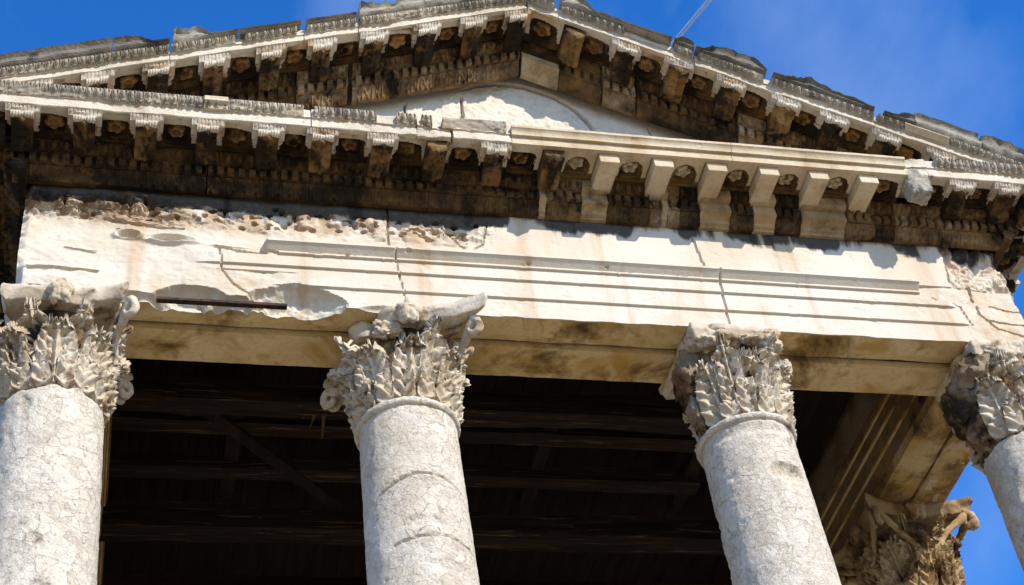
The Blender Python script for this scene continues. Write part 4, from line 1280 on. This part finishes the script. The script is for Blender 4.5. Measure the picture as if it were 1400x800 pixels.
def lathe(mb, prof, nt=64):
    P = np.array(prof, float)
    T = np.linspace(0, 2 * np.pi, nt, endpoint=False)
    G = np.stack([P[None, :, 0] * np.cos(T)[:, None], P[None, :, 0] * np.sin(T)[:, None], np.repeat(P[None, :, 1], nt, 0)], -1)
    idx = np.arange(nt * len(P)).reshape(nt, len(P))
    i2 = np.vstack([idx, idx[:1]])
    F = np.stack([i2[:-1, :-1], i2[1:, :-1], i2[1:, 1:], i2[:-1, 1:]], -1).reshape(-1, 4).tolist()
    F += [tuple(idx[::-1, 0]), tuple(idx[:, -1])]
    return mb.add(G.reshape(-1, 3), F)

def bell_r(z):
    """bell radius; z from 0 (neck) to 0.62 (under the abacus)"""
    return 0.305 + 0.05 * sst(0.25, 0.62, z)

def acanthus(w, h, curl, nl, seed, eaten=0.0):
    """acanthus leaf hugging the bell at theta = -90 deg (towards -y), z = 0 at the neck: a fan of fingered lobes on a midrib,
    laid out flat as a relief, bent along a spine that curls outward at the tip, then wrapped round the bell"""
    r = random.Random(seed)
    Lh = h * 1.18
    nx, ny = 66, int(66 * Lh / (2 * w) * 0.8)
    X, Y = np.meshgrid(np.linspace(-w * 1.15, w * 1.15, nx), np.linspace(0, Lh, ny), indexing='ij')
    mask = np.full(X.shape, -1.0)
    hgt = np.full(X.shape, -0.02)
    # central body, narrowing upward
    bw = w * (0.52 - 0.25 * (Y / Lh) ** 1.5)
    mask = np.maximum(mask, 1 - np.abs(X) / bw - 0.6 * sst(0.86 * Lh, Lh, Y))
    hgt = np.maximum(hgt, np.where(np.abs(X) < bw, 0.002, -0.02))
    for sd in (-1, 1):
        for i in range(nl):
            f = (i + 0.5) / nl
            y0 = Lh * (0.00 + 0.80 * f) - 0.02
            ang = R(52 - 6 * f + r.uniform(-5, 5)) if f < 0.9 else R(35)
            ln = w * (1.28 - 0.62 * f ** 1.6) * r.uniform(0.92, 1.06)
            bwid = Lh / nl * (0.66 + 0.06 * r.random())
            dx, dy = math.sin(ang) * sd, math.cos(ang)
            px, py = X - sd * 0.012, Y - y0
            p = (px * dx + py * dy) / ln
            q = (px * dy - py * dx) / bwid * sd
            wid = np.sqrt(np.clip(1 - ((p - 0.52) / 0.55) ** 2, 0, 1)) + 1e-3
            fing = 0.5 + 0.5 * np.cos(q / wid * 2.0 * np.pi)
            edge = 1 - (np.abs(q) / wid) ** 2 * (1 + 0.25 * (1 - fing))
            m = np.where((p > 0) & (p < 1.07), edge - 0.3 * sst(0.86, 1.07, p) * (1.2 - fing), -1)
            z = 0.010 + 0.030 * p + 0.024 * fing * sst(0.1, 0.45, p) - 0.016 * (np.abs(q) / wid) ** 2 + 0.010 * (nl - i) / nl
            take = (m > 0) & (z > hgt)
            hgt = np.where(take, z, hgt)
            mask = np.maximum(mask, m)
            # drilled eye above each lobe
            ex, ey = sd * w * 0.40, y0 + bwid * 1.05
            hgt = hgt - 0.050 * np.exp(-(((X - ex) / (0.13 * w)) ** 2 + ((Y - ey) / (bwid * 0.42)) ** 2))
    # rounded tip lobe
    tp = (Y - Lh * 0.80) / (Lh * 0.20)
    tq = np.abs(X) / (w * 0.50)
    m = np.where(tp > -0.5, 1 - tq ** 2 - np.clip(tp, 0, 2) ** 2 * 0.98 - 0.03 * (1 - np.cos(X / w * 26)), -1)
    hgt = np.where((m > 0), np.maximum(hgt, 0.020 + 0.010 * np.cos(X / w * 26)), hgt)
    mask = np.maximum(mask, m)
    # midrib with two side channels
    rib = sst(1.0, 0.80, Y / Lh)
    hgt = hgt + 0.026 * np.exp(-(X / (0.09 * w)) ** 2) * rib - 0.014 * np.exp(-((np.abs(X) - 0.19 * w) / (0.06 * w)) ** 2) * rib
    q3 = np.stack([X.ravel() + seed * 3.3, Y.ravel(), X.ravel() * 0], 1)
    n = fbm(q3, 10, 4, seed).reshape(X.shape)
    nf = fbm(q3, 40, 3, seed + 2).reshape(X.shape)
    hgt = hgt + 0.006 * n + 0.003 * nf
    mask = mask + 0.05 * nf - (hgt < -0.03)
    if eaten:
        cut = fbm(q3, 6, 3, seed + 7).reshape(X.shape) + eaten - 0.55 + 0.4 * (Y / Lh - 0.5)
        mask = np.where((cut > 0.12) & (Y > 0.3 * Lh), -1, mask)
        hgt = hgt - 0.03 * sst(-0.3, 0.12, cut)
    v = np.linspace(0, 1, ny)
    ang = 0.03 + 0.20 * v + curl * np.clip((v - 0.64) / 0.36, 0, 1) ** 1.4
    ds = Lh / ny
    ro, hz = np.cumsum(np.sin(ang)) * ds + 0.006, np.cumsum(np.cos(ang)) * ds
    A, RO, HZ = (np.repeat(k[None], nx, 0) for k in (ang, ro, hz))
    off = hgt + 0.022 * (X / w) ** 2 * sst(0.1, 0.5, Y / Lh)
    RAD = bell_r(np.clip(HZ, 0, 0.62)) + RO + off * np.cos(A)
    ZZ = HZ - off * np.sin(A) - 0.05 * h * (X / w) ** 2 * sst(0.6, 1, Y / Lh)
    th = X / (RAD * 0.8 + 0.05)
    G = np.stack([RAD * np.sin(th), -RAD * np.cos(th), ZZ], -1).reshape(-1, 3)
    idx = np.arange(nx * ny).reshape(nx, ny)
    ok = mask > 0
    fk = (ok[:-1, :-1].astype(int) + ok[1:, :-1] + ok[1:, 1:] + ok[:-1, 1:]) >= 3
    q = np.stack([idx[:-1, :-1], idx[1:, :-1], idx[1:, 1:], idx[:-1, 1:]], -1)[fk]
    used, inv = np.unique(q.ravel(), return_inverse=True)
    G = G[used]; q = inv.reshape(-1, 4)
    # thickness: a back sheet nearer the bell, stitched along the outline
    bk = G.copy()
    rr = np.hypot(G[:, 0], G[:, 1]); sc = (rr - 0.022) / rr
    bk[:, 0] *= sc; bk[:, 1] *= sc
    N = len(G)
    F = q.tolist() + (q[:, ::-1] + N).tolist()
    from collections import Counter
    E = Counter()
    for f4 in q.tolist():
        for a_, b_ in zip(f4, f4[1:] + f4[:1]):
            E[(a_, b_)] += 1
    for (a_, b_) in list(E):
        if (b_, a_) not in E:
            F.append((b_, a_, a_ + N, b_ + N))
    p = MB()
    p.add(np.concatenate([G, bk]), F)
    return p

def tube(mb, path, rad, nseg=9):
    path = np.array(path, float)
    n = len(path)
    rad = np.broadcast_to(rad, (n,))
    t = np.gradient(path, axis=0); t /= np.linalg.norm(t, axis=1)[:, None] + 1e-9
    ref = np.array([0.3, 0.2, 0.93]); 
    G = []
    for i in range(n):
        a = np.cross(t[i], ref); a /= np.linalg.norm(a) + 1e-9
        b = np.cross(t[i], a)
        G.append([path[i] + rad[i] * (math.cos(k) * a + math.sin(k) * b) for k in np.linspace(0, 2 * np.pi, nseg, endpoint=False)])
    G = np.array(G)
    idx = np.arange(n * nseg).reshape(n, nseg)
    i2 = np.hstack([idx, idx[:, :1]])
    F = np.stack([i2[:-1, :-1], i2[:-1, 1:], i2[1:, 1:], i2[1:, :-1]], -1).reshape(-1, 4).tolist() + [tuple(idx[0, ::-1]), tuple(idx[-1])]
    return mb.add(G.reshape(-1, 3), F)

def volute(side, seed):
    """fluted stalk rising to the abacus corner at theta 45 deg from -y (towards +x), ending in a scroll"""
    p = MB()
    dg = np.array([math.sin(math.pi / 4), -math.cos(math.pi / 4), 0])
    sd = np.array([dg[1], -dg[0], 0]) * side                  # sideways from the diagonal
    pts, rad = [], []
    for k in np.linspace(0, 1, 14):                           # stalk, leaning out under the corner
        r = 0.345 + 0.265 * k ** 1.6
        pts.append(dg * r - sd * (0.16 * (1 - k) + 0.03) + np.array([0, 0, 0.33 + 0.25 * k ** 0.85])); rad.append(0.021 + 0.010 * k)
    c = dg * 0.605 - sd * 0.030 + np.array([0, 0, 0.535])
    for k in np.linspace(0, 1.9 * np.pi, 26):                 # scroll
        rr = 0.058 * (1 - k / (3.1 * np.pi))
        pts.append(c + dg * rr * math.sin(k + 0.2) + np.array([0, 0, rr * math.cos(k + 0.2)])); rad.append(0.031 * (1 - 0.55 * k / (1.9 * np.pi)))
    tube(p, pts, rad, 14)
    p.rough(0.013, 16, 4, seed)
    return p

def abacus(seed, horns=(1, 1, 1, 1), wear=0.01):
    """concave sided plate; horns: -x-y, +x-y, +x+y, -x+y"""
    n = 30
    corners = [(-1, -1), (1, -1), (1, 1), (-1, 1)]
    out = []
    for i in range(4):
        a, b = np.array(corners[i], float), np.array(corners[(i + 1) % 4], float)
        ha, hb = horns[i], horns[(i + 1) % 4]
        nrm = -(a + b) / 2
        for k in np.linspace(0.035, 0.965, n):
            base = a + (b - a) * k
            sag = 0.30 * 4 * k * (1 - k)
            sc = 0.525 * (1 - (1 - ha) * max(0, 1 - k / 0.38) * 0.55 - (1 - hb) * max(0, 1 - (1 - k) / 0.38) * 0.55)
            out.append((base + nrm * sag) * sc)
    out = np.array(out)
    N = len(out)
    lev = [(0.62, 0.90), (0.632, 0.93), (0.66, 0.955), (0.675, 0.985), (0.682, 1.0), (0.705, 1.0), (0.724, 0.985)]
    G = np.stack([np.concatenate([out * s, np.full((N, 1), z)], 1) for z, s in lev], 1)
    q = G.reshape(-1, 3)
    nn = np.stack([fbm(q, 9, 4, seed + 7 * k) for k in range(3)], 1).reshape(G.shape)
    ch = np.clip(fbm(q, 4, 3, seed + 40) - 0.25, 0, 1).reshape(G.shape[:2])[..., None] * wear * 8
    G = G * (1 - ch * np.array([1, 1, 0])) + nn * wear
    G[..., 2] = np.minimum(G[..., 2], 0.7262)
    p = MB()
    idx = np.arange(N * len(lev)).reshape(N, len(lev))
    i2 = np.vstack([idx, idx[:1]])
    F = np.stack([i2[:-1, :-1], i2[1:, :-1], i2[1:, 1:], i2[:-1, 1:]], -1).reshape(-1, 4).tolist() + [tuple(idx[::-1, 0]), tuple(idx[:, -1])]
    return p.add(G.reshape(-1, 3), F)

def blob(seed, c, r, amp=0.35, sq=(1, 1, 1), petals=0):
    p = MB()
    nt, npz = 52, 30
    T, Ph = np.meshgrid(np.linspace(0, 2 * np.pi, nt, endpoint=False), np.linspace(0.02, np.pi - 0.02, npz), indexing='ij')
    d = np.stack([np.sin(Ph) * np.cos(T), np.sin(Ph) * np.sin(T), np.cos(Ph)], -1)
    n = fbm(d.reshape(-1, 3) + seed * 2.1, 1.8, 6, seed, 0.65).reshape(T.shape)
    if petals:
        a = np.arctan2(d[..., 0], d[..., 2])
        n = n * 0.4 + 0.7 * (np.abs(np.cos(a * petals / 2)) - 0.5) * (1 - 0.5 * np.abs(d[..., 1]))
    rr = r * (1 + amp * n)
    V = d * rr[..., None] * np.array(sq) + np.array(c)
    idx = np.arange(nt * npz).reshape(nt, npz)
    i2 = np.vstack([idx, idx[:1]])
    F = np.stack([i2[:-1, :-1], i2[:-1, 1:], i2[1:, 1:], i2[1:, :-1]], -1).reshape(-1, 4).tolist() + [tuple(idx[:, 0]), tuple(idx[::-1, -1])]
    return p.add(V.reshape(-1, 3), F)

LEAF1 = [acanthus(0.112, 0.27, 2.3, 3, 300 + i, 0.0 if i < 3 else 0.25 + 0.10 * (i - 3)).mesh('leaf', M['capital'], True, 50) for i in range(6)]
LEAF2 = [acanthus(0.116, 0.44, 2.4, 5, 320 + i, 0.0 if i < 3 else 0.25 + 0.10 * (i - 3)).mesh('leaf', M['capital'], True, 50) for i in range(6)]
LEAF3 = [acanthus(0.080, 0.52, 1.5, 5, 340 + i, 0.0 if i < 2 else 0.35).mesh('leaf', M['capital'], True, 50) for i in range(4)]
LEAFD = {}
for key, lst in (('1', LEAF1), ('2', LEAF2), ('3', LEAF3)):
    LEAFD[key] = []
    for me in lst:
        m2 = me.copy(); m2.materials.clear(); m2.materials.append(M['capitalshade']); LEAFD[key].append(m2)
VOL = {s: [volute(s, 360 + i).mesh('volute', M['capital'], True, 60) for i in range(2)] for s in (-1, 1)}

VOLD = {}
for s_ in (-1, 1):
    VOLD[s_] = VOL[s_][0].copy(); VOLD[s_].materials.clear(); VOLD[s_].materials.append(M['capitalshade'])

def column(i, x, y, label, cfg):
    t = thing('corinthian_column', (x, y, PZ), label, 'column', 'columns of the porch')
    ci = cfg.get('ci', i)
    sh = shaft_mesh(ci, PZ)
    ob = bpy.data.objects.new('shaft', sh.mesh('shaft', M['shaft'], True, 50)); COL.objects.link(ob); ob.parent = t
    p = MB()
    lathe(p, [(0.30, 0.30), (0.385, 0.30), (0.40, 0.28), (0.385, 0.255), (0.375, 0.23), (0.41, 0.205), (0.445, 0.17), (0.455, 0.13), (0.44, 0.10), (0.30, 0.10)][::-1])
    p.box(-0.46, 0.46, -0.46, 0.46, 0.004, 0.0985)
    ob = bpy.data.objects.new('base', p.mesh('base', M['shaft'], True, 40)); COL.objects.link(ob); ob.parent = t
    if cfg.get('ring'):
        p = MB()
        prof = [(0.32, -0.045), (0.342, -0.043), (0.358, -0.030), (0.364, -0.012), (0.358, 0.006), (0.344, 0.014), (0.32, 0.014)]
        lathe(p, prof, 180)
        p.xform(lambda V: V + np.stack([fbm(V + 5, 13, 5, 400 + k + i, 0.65) for k in range(3)], 1) * cfg['ring'])
        ob = bpy.data.objects.new('astragal', p.mesh('astragal', M['shaft'], True, 60)); COL.objects.link(ob); ob.parent = t
        ob.location = (0, 0, NECK - PZ)
    # bell
    p = MB()
    prof = [(0.25, 0.0)] + [(float(bell_r(z)) - cfg.get('bell', 0.085), z) for z in np.linspace(0.002, 0.62, 26)] + [(0.25, 0.622)]
    lathe(p, prof, 90)
    p.xform(lambda V: V + np.stack([fbm(V + i * 9.0, 7, 4, 420 + k) for k in range(3)], 1) * np.array([1, 1, 0.2]) * cfg.get('bellrough', 0.012))
    mk = 'capitalshade' if cfg.get('dark') else 'capital'
    cap = bpy.data.objects.new('capital', p.mesh('capital', M['capitaldark'], True, 60)); COL.objects.link(cap); cap.parent = t  # bell toned dark so the gaps between leaves read as shade
    cap.location = (0, 0, NECK - PZ)
    cap.scale = (1, 1, -NECK / 0.727)
    if cfg.get('caplabel'):
        cap['label'] = cfg['caplabel']
    L1, L2, L3 = (LEAF1, LEAF2, LEAF3) if not cfg.get('dark') else (LEAFD['1'], LEAFD['2'], LEAFD['3'])
    skip1, skip2, skip3, skipv = (cfg.get(k, ()) for k in ('skip1', 'skip2', 'skip3', 'skipv'))
    var = cfg.get('var', 3)
    r = random.Random(50 + i)
    for k in range(8):
        if k not in skip1:
            place('leaf', L1[r.randrange(var)], cap, (0, 0, 0.0), k * math.pi / 4 + math.pi / 8 + r.uniform(-.04, .04))
        if k not in skip2:
            place('leaf', L2[r.randrange(var)], cap, (0, 0, 0.012), k * math.pi / 4 + r.uniform(-.04, .04))
    for k in range(8):                                        # small upper leaves cradling the stalks
        if k not in skip3:
            place('leaf', L3[r.randrange(2 if var < 4 else 4)], cap, (0, 0, 0.03), k * math.pi / 4 + math.pi / 8 + r.uniform(-.05, .05))
    for k in range(4):
        for s in (-1, 1):
            if (k, s) not in skipv:
                ob = place('volute', VOL[s][r.randrange(2)], cap, (0, 0, 0), k * math.pi / 2)
                if cfg.get('dark') and k != 1:  # this corner keeps the pale marble, sunlight put into its colour
                    ob.data = VOLD[s]
    if cfg.get('abacus', True):
        me = abacus(440 + i, cfg.get('horns', (1, 1, 1, 1)), cfg.get('abwear', 0.006)).mesh('abacus', M[mk], True, 50)
        place('abacus', me, cap, (0, 0, 0))
    for k in cfg.get('fleurons', (0, 1, 2, 3)):
        a = k * math.pi / 2
        me = blob(460 + i * 5 + k, (0, -0.395, 0.655), 0.078, 0.5, (1, 0.75, 1.05), 5).mesh('fleuron', M[mk], True, 60)
        place('fleuron', me, cap, (0, 0, 0), a)
    for (c, rad, am, sq) in cfg.get('lumps', ()):
        me = blob(int(abs(c[0]) * 1000) + 7 * i, c, rad, am, sq).mesh('worn_lump', M['capitaldark' if c[0] < -0.2 else mk], True, 60)  # lumps on the left take the soot and painted shade tone
        place('worn_lump', me, cap, (0, 0, 0))
    return t

column(0, COLX[0], COLY, 'leftmost front column, crisp leafy capital and veined white shaft with a grey patch',
       dict(fleurons=(0, 1), skip2=(4,), abwear=0.024, horns=(0.55, 0.8, 1, 1), skipv=((3, 1), (3, -1), (0, -1)), var=4, caplabel='leafy capital with most of its carving left'))
column(1, COLX[1], COLY, 'second front column from the left, ringed neck and cracks round its shaft',
       dict(ring=0.007, fleurons=(0, 1), horns=(-0.6, 1.22, 1, 1), abwear=0.014, skipv=((3, 1), (3, -1), (0, -1)), skip3=(7,), var=4, lumps=(((-0.13, -0.26, 0.60), 0.085, 0.45, (1.2, 0.8, 0.8)),), caplabel='capital with one surviving horn at its right corner'))
column(2, COLX[2], COLY, 'third front column from the left, worn capital and a deep dent in its shaft',
       dict(ring=0.008, bell=0.03, fleurons=(), horns=(0.45, 0.45, 1, 0.6), abwear=0.02, skipv=((3, 1), (3, -1), (0, -1), (0, 1), (2, 1), (2, -1)), skip1=(5, 6), skip2=(5, 6), skip3=(5, 6), var=6, bellrough=0.03,
            lumps=(((-0.16, -0.27, 0.63), 0.13, 0.4, (1.2, 0.8, 0.6)), ((0.17, -0.27, 0.62), 0.15, 0.4, (1.1, 0.9, 0.6)), ((-0.30, 0.0, 0.5), 0.17, 0.4, (0.8, 1.2, 1.2)), ((0.30, -0.02, 0.54), 0.11, 0.4, (0.8, 1.2, 1.0)), ((-0.31, -0.04, 0.2), 0.10, 0.4, (0.8, 1.2, 1.6))),
            caplabel='capital worn to rounded lumps'))
column(3, COLX[3], COLY, 'right corner front column, its left side eaten away and dark with soot and painted shade',
       dict(bell=0.03, fleurons=(), horns=(0.4, 0.5, 1, 0.4), abwear=0.02, skipv=((3, 1), (3, -1), (0, -1), (2, 1), (2, -1)), skip1=(5, 6), skip2=(5, 6), skip3=(5, 6), var=6, bellrough=0.035,
            lumps=(((-0.26, -0.18, 0.58), 0.16, 0.4, (1.0, 0.9, 0.8)), ((-0.08, -0.31, 0.62), 0.12, 0.4, (1.3, 0.7, 0.7)), ((-0.31, 0.05, 0.45), 0.17, 0.4, (0.8, 1.2, 1.3)), ((-0.29, 0.0, 0.2), 0.13, 0.4, (0.8, 1.2, 1.3)))))
column(5, COLX[3], 2.36, 'side column behind the right corner, intact leafy capital in a shaded tone, one scroll toned sunlit', dict(ci=5, dark=True, var=3))
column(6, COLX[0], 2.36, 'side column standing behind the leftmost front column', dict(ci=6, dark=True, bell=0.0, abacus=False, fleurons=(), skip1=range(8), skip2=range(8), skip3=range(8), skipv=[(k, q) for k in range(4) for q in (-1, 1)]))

# ------------------------------------------------------------------ iron bar, contrail
p = MB(); p.box(0.63, 1.52, -0.012, 0.03, -0.028, -0.006); p.rough(0.002, 8)
ob = p.build('iron_bar', M['iron'], origin=(1.07, 0, -0.02), smooth=False)
tag(ob, 'thin rusty iron bar under the broken lower edge of the architrave', 'iron bar')

def far_pt(px, py, dist):
    f = 2271.0
    rm = np.array(Euler((0, 0, -0.32452)).to_matrix() @ Euler((0.76768, 0, 0)).to_matrix() @ Euler((0, 0.17047, 0)).to_matrix())
    d = rm @ np.array([(px - 700) / f, 1.0, (400 - py) / f])
    return np.array(cam.location) + d / d[2] * dist
p = MB()
A_, B_ = far_pt(915, 66, 9000), far_pt(980, -12, 9000)
side = np.cross(B_ - A_, [0, 0, 1.0]); side /= np.linalg.norm(side)
for o_, r_ in ((-11, 9), (11, 9)):
    tube(p, [A_ + (B_ - A_) * k + side * o_ for k in np.linspace(-0.05, 1.4, 40)], np.linspace(6, r_, 40), 8)
ob = p.build('contrail', M['vapour'], origin=tuple(A_))
tag(ob, 'thin white twin aircraft trail slanting across the blue sky above the gable', 'contrail')
